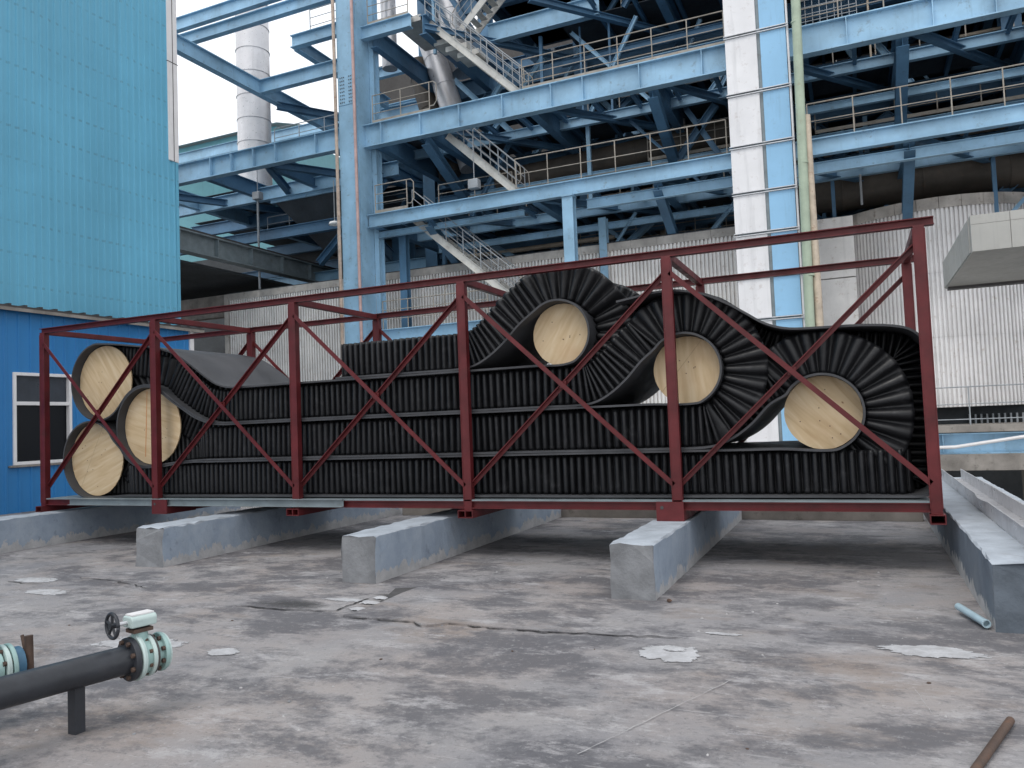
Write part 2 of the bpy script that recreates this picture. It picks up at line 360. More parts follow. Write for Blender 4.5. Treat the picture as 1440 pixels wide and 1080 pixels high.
# ------------------------------------------------------------------ the slab and the lower yard
SLAB_BACK = 4.6
def slab():
    xs = np.linspace(-60, 45, 106); ys = np.concatenate([np.linspace(-40, -8, 20), np.linspace(-7.6, SLAB_BACK, 60)])
    vs_ = []
    for y in ys:
        for x in xs:
            z = .0006*math.sin(x*.9+y*.5) + .0005*math.sin(y*1.7-x*.3)
            vs_.append((x, y, z-.001))
    nx = len(xs)
    fs = [(j*nx+i, j*nx+i+1, (j+1)*nx+i+1, (j+1)*nx+i) for j in range(len(ys)-1) for i in range(nx-1)]
    mb = MB(); mb.add(vs_, fs)
    n0 = len(mb.v); mb.add([(-60, SLAB_BACK, -.002), (45, SLAB_BACK, -.002), (45, SLAB_BACK, -.7), (-60, SLAB_BACK, -.7)], [(0, 1, 2, 3)])
    return tag(mb.build('ground', M['ground'], smooth=True), 'stained grey concrete slab with patches and cracks', kind='structure')
ground = slab()
tag(MB().box((-400, SLAB_BACK+.05, -6.3), (400, 800, -6)).build('lower_yard', M['concrete_edge']), kind='structure')
kerb = tag(MB().box((1.6, 3.75, -.01), (9.72, 3.95, .15)).build('kerb', M['concrete_edge'], bevel=.015), kind='structure')

def splat(name, cx, cy, rx, ry, mat, h=.008, seed=0, dome=.0, n=72):
    rg = np.random.default_rng(seed); ph = rg.uniform(0, 6.28, 8); am = rg.uniform(.03, .12, 8)
    mb = MB(); vs_ = [(cx, cy, h+dome)]
    rings = (.35, .6, .8, 1.0, 1.15); hs = (h+dome*.9, h+dome*.35, h, h*.6+.001, .001)
    for rr, hh in zip(rings, hs):
        for k in range(n):
            a = 2*math.pi*k/n
            s_ = 1 + sum(am[i]*math.sin((i*2+2)*a+ph[i])/(1+.3*i) for i in range(8))*rr*rr*.8
            vs_.append((cx+rx*rr*s_*math.cos(a), cy+ry*rr*s_*math.sin(a), hh+rg.uniform(0, .003)))
    fs = [(0, 1+k, 1+(k+1) % n) for k in range(n)]
    for i in range(len(rings)-1):
        fs += [(1+i*n+k, 1+(i+1)*n+k, 1+(i+1)*n+(k+1) % n, 1+i*n+(k+1) % n) for k in range(n)]
    mb.add(vs_, fs); o = mb.build(name, mat, ground, smooth=True)
    at = o.data.attributes.new('rim', 'FLOAT', 'POINT'); at.data.foreach_set('value', [0.0]+[rr for rr in rings for _ in range(n)])
    return o
for i, (x, y, rx, ry, dm) in enumerate([(.58, -2.22, .26, .13, .015), (1.37, -2.66, .24, .12, .012), (4.05, -3.83, .36, .15, .0), (4.83, -3.82, .13, .075, .0),
                                    (7.80, -3.0, .20, .15, .002), (9.33, -2.52, .27, .12, .0), (4.72, -2.2, .24, .05, .0), (8.05, -2.45, .12, .03, .0)]):
    splat('mortar_patch', x, y, rx, ry, M['mortar'], .003, 11+i, dm)
for i, (x, y, rx, ry) in enumerate([(7.82, -2.92, .08, .05), (1.40, -2.63, .11, .055), (.62, -2.2, .14, .06)]):
    splat('mortar_patch', x, y, rx, ry, M['mortar'], .014, 40+i, .006)
def crack(pts, w=.012, seed=0):
    rg = np.random.default_rng(seed); P = []
    for a, b in zip(pts[:-1], pts[1:]):
        n = max(2, int(np.hypot(b[0]-a[0], b[1]-a[1])/.06))
        for k in range(n): t = k/n; P.append((a[0]+(b[0]-a[0])*t+rg.normal(0, .012), a[1]+(b[1]-a[1])*t+rg.normal(0, .012)))
    P.append(pts[-1]); mb = MB(); vs_ = []
    for i, p in enumerate(P):
        d = np.subtract(P[min(i+1, len(P)-1)], P[max(i-1, 0)]); d = d/np.linalg.norm(d); n_ = np.array([-d[1], d[0]])
        ww = w*rg.uniform(.25, 1)*(1 if 0 < i < len(P)-1 else .1)
        for s_ in (-1, 1): vs_.append((p[0]+n_[0]*ww*s_, p[1]+n_[1]*ww*s_, .0075))
    mb.add(vs_, [(2*i, 2*i+1, 2*i+3, 2*i+2) for i in range(len(P)-1)])
    mb.build('crack', M['crack'], ground)
gz = lambda x, y: tuple(at_z(x, y, 0)[:2])
crack([gz(110, 813), gz(160, 817), gz(210, 828)], .010, 1)
crack([gz(330, 852), gz(400, 858), gz(470, 860), gz(520, 842)], .014, 2)
crack([gz(488, 869), gz(580, 876), gz(592, 882), gz(632, 878), gz(700, 885), gz(800, 891), gz(960, 898)], .013, 3)
crack([gz(490, 868), gz(540, 850), gz(590, 828)], .016, 4)
crack([gz(10, 818), gz(40, 822), gz(62, 822)], .012, 6)
def sunk(pts, mat, name):
    mb = MB(); mb.add([(*gz(*p), .0055) for p in pts], [tuple(range(len(pts)))]); mb.build(name, mat, ground)
sunk([(497, 868), (520, 862), (545, 851), (562, 841), (580, 832), (598, 826), (575, 827), (556, 828), (545, 838), (530, 850), (508, 860)], M['damp_joint'], 'open_joint')
for i, (px_, py_, rx, ry) in enumerate(((415, 850, .42, .15), (560, 838, .30, .07))):
    q_ = gz(px_, py_); splat('damp_stain', q_[0], q_[1], rx, ry, M['damp'], .0008, 80+i)
for i, (px_, py_, rx) in enumerate(((505, 858, .09), (522, 849, .10), (535, 842, .07))):
    q_ = gz(px_, py_); splat('mortar_patch', q_[0], q_[1], rx, .05, M['mortar'], .012, 60+i, .01)

fr = [(482, 868), (520, 871), (560, 874), (582, 876), (592, 882), (612, 881), (632, 878), (660, 881), (700, 885), (750, 888), (800, 891), (880, 895), (960, 899)]
lf = [(505, 861), (530, 852), (548, 844), (566, 836), (585, 829), (603, 825)]
sv = [(*gz(*p), .017*min(1, max(-.9, (960-p[0])/200-.3))) for p in fr[::-1]]+[(*gz(*p), .017) for p in lf]
nn_ = len(sv); ctr = (*gz(760, 850), .004)
bk = [(*gz(*p), -.016) for p in ((1150, 880), (1100, 840), (900, 822), (700, 815), (612, 818))]
mb = MB(); allv = sv+[(x, y, -.02) for x, y, z in sv]+bk+[ctr]
loop = list(range(nn_))+[2*nn_+4, 2*nn_+3, 2*nn_+2, 2*nn_+1, 2*nn_]
ci = len(allv)-1
mb.add(allv, [(loop[(k+1) % len(loop)], loop[k], ci) for k in range(len(loop))]+[(k, k+1, nn_+k+1, nn_+k) for k in range(nn_-1)])
mb.build('screed_layer', M['ground'], ground)
M['scratch'] = paint('scratched_concrete', (.40, .39, .39), .9, .2, 9, dirt=(.3, .29, .29), dirt_amt=.9, streak=False)
def scratch(a, b, w=.004):
    a = np.array(gz(*a)); b = np.array(gz(*b)); d = (b-a)/np.linalg.norm(b-a); n_ = np.array([-d[1], d[0]]); rg = np.random.default_rng(int(a[0]*99)); vs_ = []
    for k in range(31):
        p = a+(b-a)*k/30+n_*rg.normal(0, .002); ww = w*rg.uniform(.1, 1)
        vs_ += [(*(p+n_*ww), .0068), (*(p-n_*ww), .0068)]
    mb = MB(); mb.add(vs_, [(2*i, 2*i+1, 2*i+3, 2*i+2) for i in range(30)]); mb.build('scratch', M['scratch'], ground)
scratch((812, 1062), (1040, 952), .0028); scratch((1286, 970), (1312, 1006), .002)
pebs = []
for k in range(3):
    rg = np.random.default_rng(k); mb = MB(); mb.lathe([(0, .35), (.35, .9), (.7, 1.0), (1.1, .5)], (0, 0, 0), (0, 0, 1), 7)
    mb.v = [(x*rg.uniform(.7, 1.2), y*rg.uniform(.6, 1.1), z*rg.uniform(.7, 1.1)) for x, y, z in mb.v]
    pebs.append(mb.mesh('debris', M[('scratch', 'rust', 'block_end')[k]]))
rg = np.random.default_rng(9)
for k in range(110):
    px_, py_ = rg.uniform(10, 1430), 800+270*rg.random()**1.5
    q_ = gz(px_, py_); o = link('debris', pebs[int(rg.choice([0, 1, 2], p=[.45, .15, .4]))], ground, (q_[0], q_[1], -.004)); s_ = rg.uniform(.004, .011); o.scale = (s_*1.3, s_, s_); o.rotation_euler = (0, 0, rg.uniform(0, 6))
q_ = gz(941, 847); o = link('debris', pebs[1], ground, (q_[0], q_[1], -.002)); o.scale = (.025, .02, .028)

# ------------------------------------------------------------------ concrete blocks
def block(x0, x1, y0, y1, h, label, mats=None):
    mb = MB(); ny = 56; rg = np.random.default_rng(int(abs(x0)*10)+3)
    nxs = 5; prof = [(x0, -.02), (x0, h*.33), (x0, h*.66), (x0, h-.012), (x0+.012, h)] + [(x0+(x1-x0)*k/4, h) for k in (1, 2, 3)] + [(x1-.012, h), (x1, h-.012), (x1, h*.66), (x1, h*.33), (x1, -.02)]
    npf = len(prof); vs_ = []
    for j in range(ny+1):
        y = y0+(y1-y0)*j/ny
        for i, (x, z) in enumerate(prof):
            e = .006 if 2 < i < npf-3 else .004
            ch = abs(rg.normal(0, .022)) if (j == 0 and 2 < i < npf-3) else (abs(rg.normal(0, .012)) if i in (3, 4, npf-5, npf-4) and rg.random() < .35 else 0)
            vs_.append((x+rg.normal(0, e*.6), y+(rg.normal(0, .006) if j in (0, ny) else 0)+(ch if j == 0 else 0), z-ch*.7+rg.normal(0, e*.5)*(0 if i in (0, npf-1) else 1)))
    mb.add(vs_, [(j*npf+i, (j+1)*npf+i, (j+1)*npf+i+1, j*npf+i+1) for j in range(ny) for i in range(npf-1)])
    for k in range(len(mb.m)):
        i = k % (npf-1)
        mb.m[k] = 2 if 3 <= i <= npf-5 else 0
    o = 0
    mb.add([vs_[i] for i in range(npf)], [tuple(range(npf))], 1)
    mb.add([vs_[ny*npf+i] for i in range(npf)], [tuple(range(npf-1, -1, -1))], 1)
    tag(mb.build('concrete_block', mats or [M['block'], M['block_end'], M['block_top']]), label, 'concrete block', 'concrete blocks under the red cage')
block(-2.45, -2.0, -3.4, 3.7, .47, 'long low blue-grey block at the left edge, beside the blue wall')
block(1.02, 1.46, -1.28, 4.1, .467, 'blue-grey concrete block nearest the blue building with its square end showing')
block(4.17, 4.57, -1.52, 4.0, .467, 'blue-grey concrete block in the middle, beside the open crack in the slab')
block(6.99, 7.37, -1.57, 4.0, .467, 'concrete block under the red plate with a bolt hole, second from the right')
block(9.76, 10.6, -1.93, 5.2, .47, 'tall wide concrete block at the right edge carrying the metal trough', [M['block_slate'], M['slate_end'], M['block_top']])

# ------------------------------------------------------------------ steel cage
PX = [-2.3706, -.0466, 2.4058, 4.8556, 7.2617, 9.6]; ZB = .47; ZT = 3.264; CD = 1.9283
cage = thing('steel_cage', 'long dark red steel transport cage with crossed braces, standing on blocks', 'cage')
red = M['red']
for yy in (0, CD):
    for x in PX:
        MB().box((x-.048, yy-.045, .555), (x+.048, yy+.045, ZT-.075)).box((x-.054, yy-.05, .60), (x-.042, yy-.043, ZT-.1)).box((x+.042, yy-.05, .60), (x+.054, yy-.043, ZT-.1)).build('post', red, cage, bevel=.006)
    for a, b in zip(PX[:-1], PX[1:]):
        MB().ibeam((a-.06 if a == PX[0] else a, yy, ZT), ((b+.13) if b == PX[-1] else b, yy, ZT), .075, .085, .009, .008).build('top_rail', red, cage)
        sg = -1 if yy == 0 else 1
        y1, y2 = yy+sg*.02, yy-sg*.012
        MB().angle((a+.03, y1, ZT-.24), (b-.03, y1, ZB+.36), .05, .010, up=(0, 1, 0)).build('brace', red, cage)
        MB().angle((a+.03, y2, ZB+.36), (b-.03, y2, ZT-.24), .05, .010, up=(0, -1, 0)).build('brace', red, cage)
    MB().ibeam((PX[0]-.05, yy, .655), (PX[-1]+.02, yy, .655), .085, .08, .010, .010).build('base_rail', red, cage)
    for a, b in zip(PX[:-1], PX[1:]):
        xm, zm = (a+b)/2, (ZT-.24+ZB+.36)/2
        MB().box((xm-.04, yy-.008, zm-.04), (xm+.04, yy+.002, zm+.04)).build('gusset', red, cage)
for i, x in enumerate(PX):
    MB().bar((x, .05, ZT-.055), (x, CD-.05, ZT-.055), .07, .08).build('cross_beam', red, cage, bevel=.006)
    if i in (1, 4):
        x0, x1 = (x+.02, x+.30) if i == 1 else (x-.205, x+.075)
        mb = MB().box((x0, -.12, ZB), (x1, -.105, ZB+.195)).box((x0, -.105, ZB), (x1, .4, ZB+.012)).box((x0, -.105, ZB+.085), (x1, CD+.1, ZB+.1)).box((x1-.012, -.105, ZB+.012), (x1, CD+.1, ZB+.085)).box((x0, -.105, ZB+.012), (x0+.012, CD+.1, ZB+.085))
        ft = mb.build('lifting_foot', red, cage)
        MB().lathe([(0, .018), (.004, .018)], (x0+.06, -.1215, ZB+.135), (0, -1, 0), 12).build('bolt_hole', M['dark_metal'], ft)
    else:
        w = .19 if i in (2, 3) else .13
        mb = MB(); x0, x1 = x-w/2, x+w/2; y0, y1 = -.12, CD+.12; z0, z1, t = ZB, ZB+.088, .01
        for (a, b, c, d) in ((x0, x1, z0, z0+t), (x0, x1, z1-t, z1), (x0, x0+t, z0+t, z1-t), (x1-t, x1, z0+t, z1-t)) + (((x-.006, x+.006, z0+t, z1-t),) if i in (2, 3) else ()):
            mb.box((a, y0, c), (b, y1, d))
        mb.build('foot_tube', red, cage)
# grey channel lying along the left half of the base, in front of the red rail
MB().prism([(0, 0), (.045, 0), (.045, .008), (.008, .008), (.008, .087), (.045, .087), (.045, .095), (0, .095)], (-1.75, -.062, .58), (3.15, -.062, .58)).build('grey_channel', M['grey_steel'], cage)
MB().box((-2.3, -.045, .657), (9.56, CD-.05, .672)).build('floor_plate', M['grey_steel'], cage)
for k in range(12):
    x = -1.6+k*.95
    MB().box((x-.05, .06, .6), (x+.05, CD-.06, .655)).build('floor_joist', red, cage)

# ------------------------------------------------------------------ conveyor belt
def arc(c, rr, a0, a1, n=14):
    return [(c[0]+rr*math.cos(R(a0+(a1-a0)*k/n)), c[1]+rr*math.sin(R(a0+(a1-a0)*k/n))) for k in range(n+1)]
L1c, L2c, L3c = (-1.29, 2.38), (-.34, 1.69), (-1.49, 1.235)
R1c, R2c, R3c = (5.985, 2.505), (7.37, 2.015), (8.68, 1.51)
e = .013
K = []   # (x, z, inset of the front sidewall)
def seg(pts, ins): K.extend([(p[0], p[1], ins) for p in pts])
def straight(x0, x1, z, ins, step=.35):
    n = max(2, int(abs(x1-x0)/step)); seg([(x0+(x1-x0)*k/n, z) for k in range(n+1)], ins)
F_, B_ = .145, .25
straight(2.99, 4.72, 2.17+e, F_)
seg([(4.95, 2.215), (5.16, 2.32), (5.36, 2.475), (5.53, 2.64)], F_)
seg(arc(R1c, .375, 128, 40, 8), F_)
seg(arc(R1c, .375, 28, -62, 7), .26)
seg([(6.0, 2.148)], .26)
straight(5.75, 1.45, 2.17-e, B_)
seg([(1.2, 2.17), (.98, 2.235), (.77, 2.36), (.55, 2.51), (.28, 2.675), (.05, 2.755), (-.25, 2.82), (-.6, 2.87), (-.95, 2.918)], B_)
seg(arc(L1c, .57, 92, 318, 22), .27)
seg(arc(L2c, .594, 138, 100, 4), .30)
seg(arc(L2c, .594, 88, 62, 3), .2)
seg([(.18, 2.06), (.42, 1.915)], .14)
seg([(.62, 1.805), (.85, 1.725)], F_)
straight(1.1, 6.2, 1.68+e, F_)
seg([(6.4, 1.72), (6.58, 1.81), (6.76, 1.955), (6.92, 2.125)], F_)
seg(arc(R2c, .38, 143, -40, 13), F_)
seg(arc(R2c, .38, -52, -70, 2), .22)
seg([(7.3, 1.652)], .25)
straight(7.0, 1.1, 1.68-e, B_)
seg([(.85, 1.70), (.6, 1.785), (.4, 1.895), (.16, 2.035)], .27)
seg(arc(L2c, .567, 62, 270, 22), .27)
seg([(-.1, 1.135), (.2, 1.165), (.4, 1.18)], .30)
straight(.7, 7.45, 1.18+e, F_)
seg([(7.65, 1.215)], .2)
seg([(7.84, 1.295), (8.02, 1.425), (8.2, 1.61)], .27)
seg(arc(R3c, .375, 150, 130, 2), .24)
seg(arc(R3c, .375, 118, -40, 12), F_)
seg(arc(R3c, .375, -52, -75, 2), .24)
seg([(8.6, 1.148)], .26)
straight(8.3, .5, 1.18-e, B_)
seg([(.2, 1.14), (-.1, 1.108)], B_)
seg(arc(L2c, .593, 262, 212, 6), .25)
seg(arc(L3c, .565, 30, 262, 22), .27)
seg([(-1.3, .676), (-1.0, .69)], .3)
straight(-.7, 9.38, .70, F_)
seg([(9.48, .703), (9.56, .725), (9.60, .80), (9.62, 1.1), (9.645, 1.5), (9.65, 1.85), (9.62, 2.07), (9.53, 2.22), (9.38, 2.29), (9.1, 2.325), (8.75, 2.335), (8.42, 2.35), (8.2, 2.42), (8.02, 2.54), (7.84, 2.66), (7.6, 2.78), (7.33, 2.845), (7.08, 2.845), (6.87, 2.815), (6.66, 2.785)], .55)
K = np.array(K)
def resample(P, step):
    # Catmull-Rom through the knots, then even spacing
    out = []
    for i in range(len(P)-1):
        p0, p1, p2, p3 = P[max(i-1, 0)], P[i], P[i+1], P[min(i+2, len(P)-1)]
        n = max(2, int(np.linalg.norm((p2-p1)[:2])/.008))
        for t in np.linspace(0, 1, n, endpoint=False):
            out.append(.5*((2*p1)+(-p0+p2)*t+(2*p0-5*p1+4*p2-p3)*t*t+(-p0+3*p1-3*p2+p3)*t**3))
    out.append(P[-1]); Q = np.array(out)
    # soften
    for _ in range(6): Q[1:-1] = .25*Q[:-2]+.5*Q[1:-1]+.25*Q[2:]
    s = np.concatenate([[0], np.cumsum(np.linalg.norm(np.diff(Q[:, :2], axis=0), axis=1))])
    ss = np.arange(0, s[-1], step)
    return np.stack([np.interp(ss, s, Q[:, k]) for k in range(3)], 1), ss
belt = thing('conveyor_belt', 'black rubber conveyor belt with corrugated sidewalls, folded back and forth inside the red cage', 'conveyor belt')
Y0, Y1 = .06, 1.86
def frames(P):
    T = np.gradient(P[:, :2], axis=0); T /= np.linalg.norm(T, axis=1)[:, None]
    return T, np.stack([-T[:, 1], T[:, 0]], 1)      # left-hand normal: the sidewall side
P, ss = resample(K, .03); T, Nn = frames(P)
ys = [Y0+(Y1-Y0)*k/6 for k in range(7)]
th = .011
n = len(P); vs_ = []
sag = np.interp(ss, np.arange(0, ss[-1]+1, .9), rng.normal(0, .006, len(np.arange(0, ss[-1]+1, .9))))
for i in range(n):
    for side in (1, -1):
        for y in ys:
            dz = sag[i]*math.sin(y*2.2)
            p = P[i, :2]+Nn[i]*(side*th+dz); vs_.append((p[0], y, p[1]))
m2 = 14; fs = []
for i in range(n-1):
    a, b = i*m2, (i+1)*m2
    for k in range(6):
        fs.append((a+k, b+k, b+k+1, a+k+1)); fs.append((a+7+k, a+8+k, b+8+k, b+7+k))
    fs.append((a, a+7, b+7, b)); fs.append((a+6, b+6, b+13, a+13))
fs += [tuple(range(0, 7))+tuple(range(13, 6, -1)), tuple((n-1)*m2+k for k in range(6, -1, -1))+tuple((n-1)*m2+k for k in range(7, 14))]
mb = MB(); mb.add(vs_, fs); mb.build('belt_base', M['rubber'], belt, smooth=True, autosmooth=40)
PITCH_W, SW_H, AMP = .084, .43, .036
def sidewall(name, yfun, sign):
    P, ss = resample(K, PITCH_W/10); T, Nn = frames(P)
    kn_ = np.arange(0, ss[-1]+1, .31); ph = 2*math.pi*ss/PITCH_W+np.interp(ss, kn_, rng.normal(0, .55, len(kn_))); av_ = np.interp(ss, kn_, rng.uniform(.8, 1.15, len(kn_)))
    w = np.sin(ph); w = np.tanh(1.6*w)/np.tanh(1.6)
    bulge = .35*np.cos(ph)*PITCH_W/2/math.pi                       # rounds the folds
    jit = np.interp(ss, np.arange(0, ss[-1]+1, .23), rng.normal(0, .0045, len(np.arange(0, ss[-1]+1, .23))))
    rows = [0, .08, .5, .92, 1.0]; vs_ = []
    for r_ in rows:
        amp = AMP*(.75 if r_ in (0, 1.0) else 1)*av_
        yy = yfun(P[:, 2])+sign*amp*w+jit*r_*1.5
        hh = th+SW_H*r_+jit*r_*1.3
        Q = P[:, :2]+Nn*hh[:, None]+T*(bulge*(1 if r_ else .6)+jit*r_)[:, None]
        vs_.append(np.stack([Q[:, 0], yy, Q[:, 1]], 1))
    n = len(P); V = np.concatenate(vs_)
    fs = [(r_*n+i, r_*n+i+1, (r_+1)*n+i+1, (r_+1)*n+i) for r_ in range(len(rows)-1) for i in range(n-1)]
    mb = MB(); mb.v = [tuple(v) for v in V.tolist()]; mb.f = fs; mb.m = [0]*len(fs)
    o = mb.build(name, M['rubber_wall'], belt, smooth=True)
    s = o.modifiers.new('thickness', 'SOLIDIFY'); s.thickness = .007; s.offset = 0
sidewall('corrugated_sidewall', lambda ins: Y0+ins, 1)
sidewall('corrugated_sidewall', lambda ins: Y1-ins, -1)

# ------------------------------------------------------------------ plywood drum ends
def drum(c, rad, y, label, seed, mark=False):
    o = link('plywood_drum', None); o.location = (c[0], y, c[1])
    tag(o, label, 'wooden drum', 'plywood drums holding the belt loops')
    mw = mat_wood(seed)
    rg = np.random.default_rng(seed)
    def disc(yc, nm):
        nseg = 64; mb = MB(); rr = [rad*(1+rg.normal(0, .003)) for _ in range(nseg)]
        vs_ = [(rr[k]*math.cos(2*math.pi*k/nseg), yc+d, rr[k]*math.sin(2*math.pi*k/nseg)) for d in (0, .018) for k in range(nseg)]
        mb.add(vs_, [tuple(range(nseg))], 0); mb.add(vs_, [tuple(range(2*nseg-1, nseg-1, -1))], 0)
        mb.add(vs_, [(k, nseg+k, nseg+(k+1) % nseg, (k+1) % nseg) for k in range(nseg)], 1)
        return mb.build(nm, [mw, M['ply_edge']], o)
    d = disc(0, 'disc'); disc(1.35, 'disc')
    MB().lathe([(.018, .07), (1.35, .07)], (0, 0, 0), (0, 1, 0), 16).build('core', M['ply_edge'], o)
    for k in range(7):   # nail heads
        a = rg.uniform(0, 6.28); q = rad*rg.uniform(.1, .8)
        MB().lathe([(0, .006), (.002, .006)], (q*math.cos(a), -.0022, q*math.sin(a)), (0, 1, 0), 8).build('nail_head', M['rust'], d)
    if seed in (3, 5, 1):
        ja = R((35, 0, 62, 0, 50)[seed-1]); jd = np.array([math.cos(ja), math.sin(ja)]); jn = np.array([-jd[1], jd[0]]); jo = jn*rad*(.2 if seed != 1 else -.35); hl = math.sqrt(rad*rad-(jo@jo))-.01
        qs = [jo+jd*hl+jn*.0025, jo+jd*hl-jn*.0025, jo-jd*hl-jn*.0025, jo-jd*hl+jn*.0025]
        MB().add([(q_[0], -.0015, q_[1]) for q_ in qs], [(0, 1, 2, 3)]).build('board_joint', M['ply_edge'], d)
    if mark:
        MB().add([(-.10, -.002, rad*.93), (-.088, -.002, rad*.93), (-.135, -.002, -rad*.8), (-.15, -.002, -rad*.8)], [(0, 3, 2, 1)]).build('crayon_line', M['orange_mark'], d)
drum(L1c, .548, .19, 'upper plywood disc in the left stack of three, against the blue wall', 1)
drum(L2c, .548, .19, 'large plywood disc with an orange line down its face, behind the second red post', 2, True)
drum(L3c, .545, .19, 'lowest plywood disc of the left stack of three, resting near the base rail', 3)
drum(R1c, .354, .25, 'small plywood disc inside the highest belt loop at the middle of the cage', 4)
drum(R2c, .358, .25, 'plywood disc in the middle belt loop, half hidden behind a red post', 5)
drum(R3c, .362, .26, 'knotty plywood disc inside the lowest belt loop at the right end', 6)

# ------------------------------------------------------------------ blue building on the left
def sheet_mesh(name, width, z0, z1, pitch, amp, mat, frac=.35, skew=0.0):
    """ribbed sheet: runs along local x, faces -y, ribs stand proud by amp; skew lowers the top at the far end"""
    nr = max(1, round(width/pitch)); p = width/nr; xs = []
    for k in range(nr):
        o = k*p; xs += [(o, 0), (o+p*(1-frac)*.5, 0), (o+p*(.5-frac*.5)+p*.12*frac*2, -amp), (o+p*(.5+frac*.5)-p*.12*frac*2+p*.02, -amp), (o+p*(.5+frac*.5)+p*.03, 0)]
    xs.append((width, 0)); xs = sorted(set(xs)); n = len(xs); mb = MB()
    vs_ = [(x, y, z0) for x, y in xs]+[(x, y, z1+skew*x/width) for x, y in xs]
    mb.add(vs_, [(i, i+1, n+i+1, n+i) for i in range(n-1)])
    return mb.mesh(name, mat)
XW = -7.97
bld = thing('blue_building', 'tall blue sheet-clad building on the left with a white corner strip and one window', 'building')
cy0, cy1 = -14.2, 8.0
nsh = 24; wdt = (cy1-cy0)/nsh
me = sheet_mesh('wall_sheet', wdt, 4.55, 20.0, .20, .03, M['cyan'], .4)
for k in range(nsh):
    link('wall_sheet', me, bld, (XW-.12-.0025*(k % 2), cy0+wdt*k, 0), R(90))
MB().box((-22, cy0, 4.5), (XW-.2, cy1-.01, 20.0)).build('wall_core', M['cyan'], bld)
MB().box((XW-.5, cy1-.05, 4.55), (XW-.09, cy1+.05, 9.2)).build('corner_strip', M['cyan'], bld)
cs = MB().box((XW-.35, cy1-.29, 9.2), (XW-.07, cy1+.06, 20)).build('corner_strip', M['white_trim'], bld, bevel=.01)
MB().box((XW-.36, cy1-.12, 9.2), (XW-.064, cy1-.10, 20)).build('strip_fold', M['dark_metal'], cs)
for z in (12.0, 15.0): MB().box((XW-.36, cy1-.30, z), (XW-.0625, cy1+.07, z+.02)).build('strip_joint', M['dark_metal'], cs)
# lower storey: royal blue sheets round a window
WY0, WY1, WZ0, WZ1 = 3.22, 4.62, 1.04, 3.09
ly = [-14.2+.9*k for k in range(20)]; ly = [y for y in ly if y < WY0-.3]+[WY0]
lm = {}
def low_sheet(y0, y1, z0, z1):
    key = (round(y1-y0, 3), z0, z1)
    if key not in lm: lm[key] = sheet_mesh('wall_sheet', y1-y0, z0, z1, .30, .028, M['royal'], .22)
    link('wall_sheet', lm[key], bld, (XW, y0, 0), R(90))
for a, b in zip(ly[:-1], ly[1:]): low_sheet(a, b, -.02, 4.5)
low_sheet(WY0, WY1, WZ1, 4.5); low_sheet(WY0, WY1, -.02, WZ0)
yy = WY1
for k in range(4): low_sheet(yy, yy+.9, -.02, 4.5); yy += .9
LEND = yy
MB().box((XW-.1, LEND, -.7), (XW+.05, LEND+.14, 4.5)).build('corner_strip', M['white_trim'], bld)
MB().box((-22, LEND-.12, -.7), (XW-.1, LEND-.02, 4.5)).build('end_wall', M['royal'], bld)
win = MB()
for a, b in (((WY0, WZ0), (WY0+.07, WZ1)), ((WY1-.07, WZ0), (WY1, WZ1)), ((WY0+.07, WZ0), (WY1-.07, WZ0+.07)), ((WY0+.07, WZ1-.07), (WY1-.07, WZ1)), ((WY0+.07, 2.36), (WY1-.07, 2.44))):
    win.box((XW-.12, a[0], a[1]), (XW+.045, b[0], b[1]))
wo_ = win.build('window', M['white_trim'], bld, bevel=.006)
MB().box((XW-.07, WY0+.071, 2.441), (XW-.06, WY1-.071, WZ1-.071)).build('pane', M['pane_grey'], wo_)
MB().box((XW-.075, WY0+.071, WZ0+.071), (XW-.065, WY1-.071, 2.359)).build('pane', M['glass'], wo_)
MB().box((XW-.02, WY0-.1, WZ0-.05), (XW+.10, WY1+.1, WZ0-.002)).build('window_sill', M['concrete_edge'], wo_, bevel=.008)
# eave: thin roof sheet with rib ends
ev = MB().box((XW-.3, -14.2, 4.50), (XW+.24, LEND+.35, 4.535)).build('eave', M['dark_metal'], bld)
MB().box((XW+.2, -14.2, 4.42), (XW+.23, LEND+.35, 4.499)).build('eave_trim', M['concrete_edge'], ev)
em = MB().box((.0, -.03, 0), (.25, .03, .035)).mesh('rib_end', M['dark_metal'])
for k in range(40):
    y = LEND+.2-.36*k
    if y > -6: link('rib_end', em, ev, (XW, y, 4.536))

# ------------------------------------------------------------------ steel framework behind
fw = thing('steel_framework', 'huge light blue steel plant framework of columns, plate girders and braces', 'steel frame')
B, B_shaded = M['steel_blue'], M['steel_shaded']  # lit paint, and its shaded copy for inner members
YF = 17.0
def beam(a, b, h, w, mat=B, tf=.03, stiff=None, side=-1):
    o = MB().ibeam(a, b, h, w, tf, .02).build('beam', mat, fw)
    if stiff:
        for x in stiff:
            MB().box((x-.012, a[1]+side*w/2+(.004 if side < 0 else -.3+.004), a[2]-h+tf), (x+.012, a[1]+side*.012 if side < 0 else a[1]+w/2, a[2]-tf)).build('stiffener', mat, o)
    return o
def px_x(px, py, Y): return float(at_y(px, py, Y)[0])
LV1, LV2, LV3, LV4 = 9.72, 13.22, 17.12, 21.0
st2 = [px_x(x, 150, YF) for x in (297, 326, 357, 388, 445, 537, 592, 647, 708, 777, 822, 902, 991, 1197, 1320, 1410)]
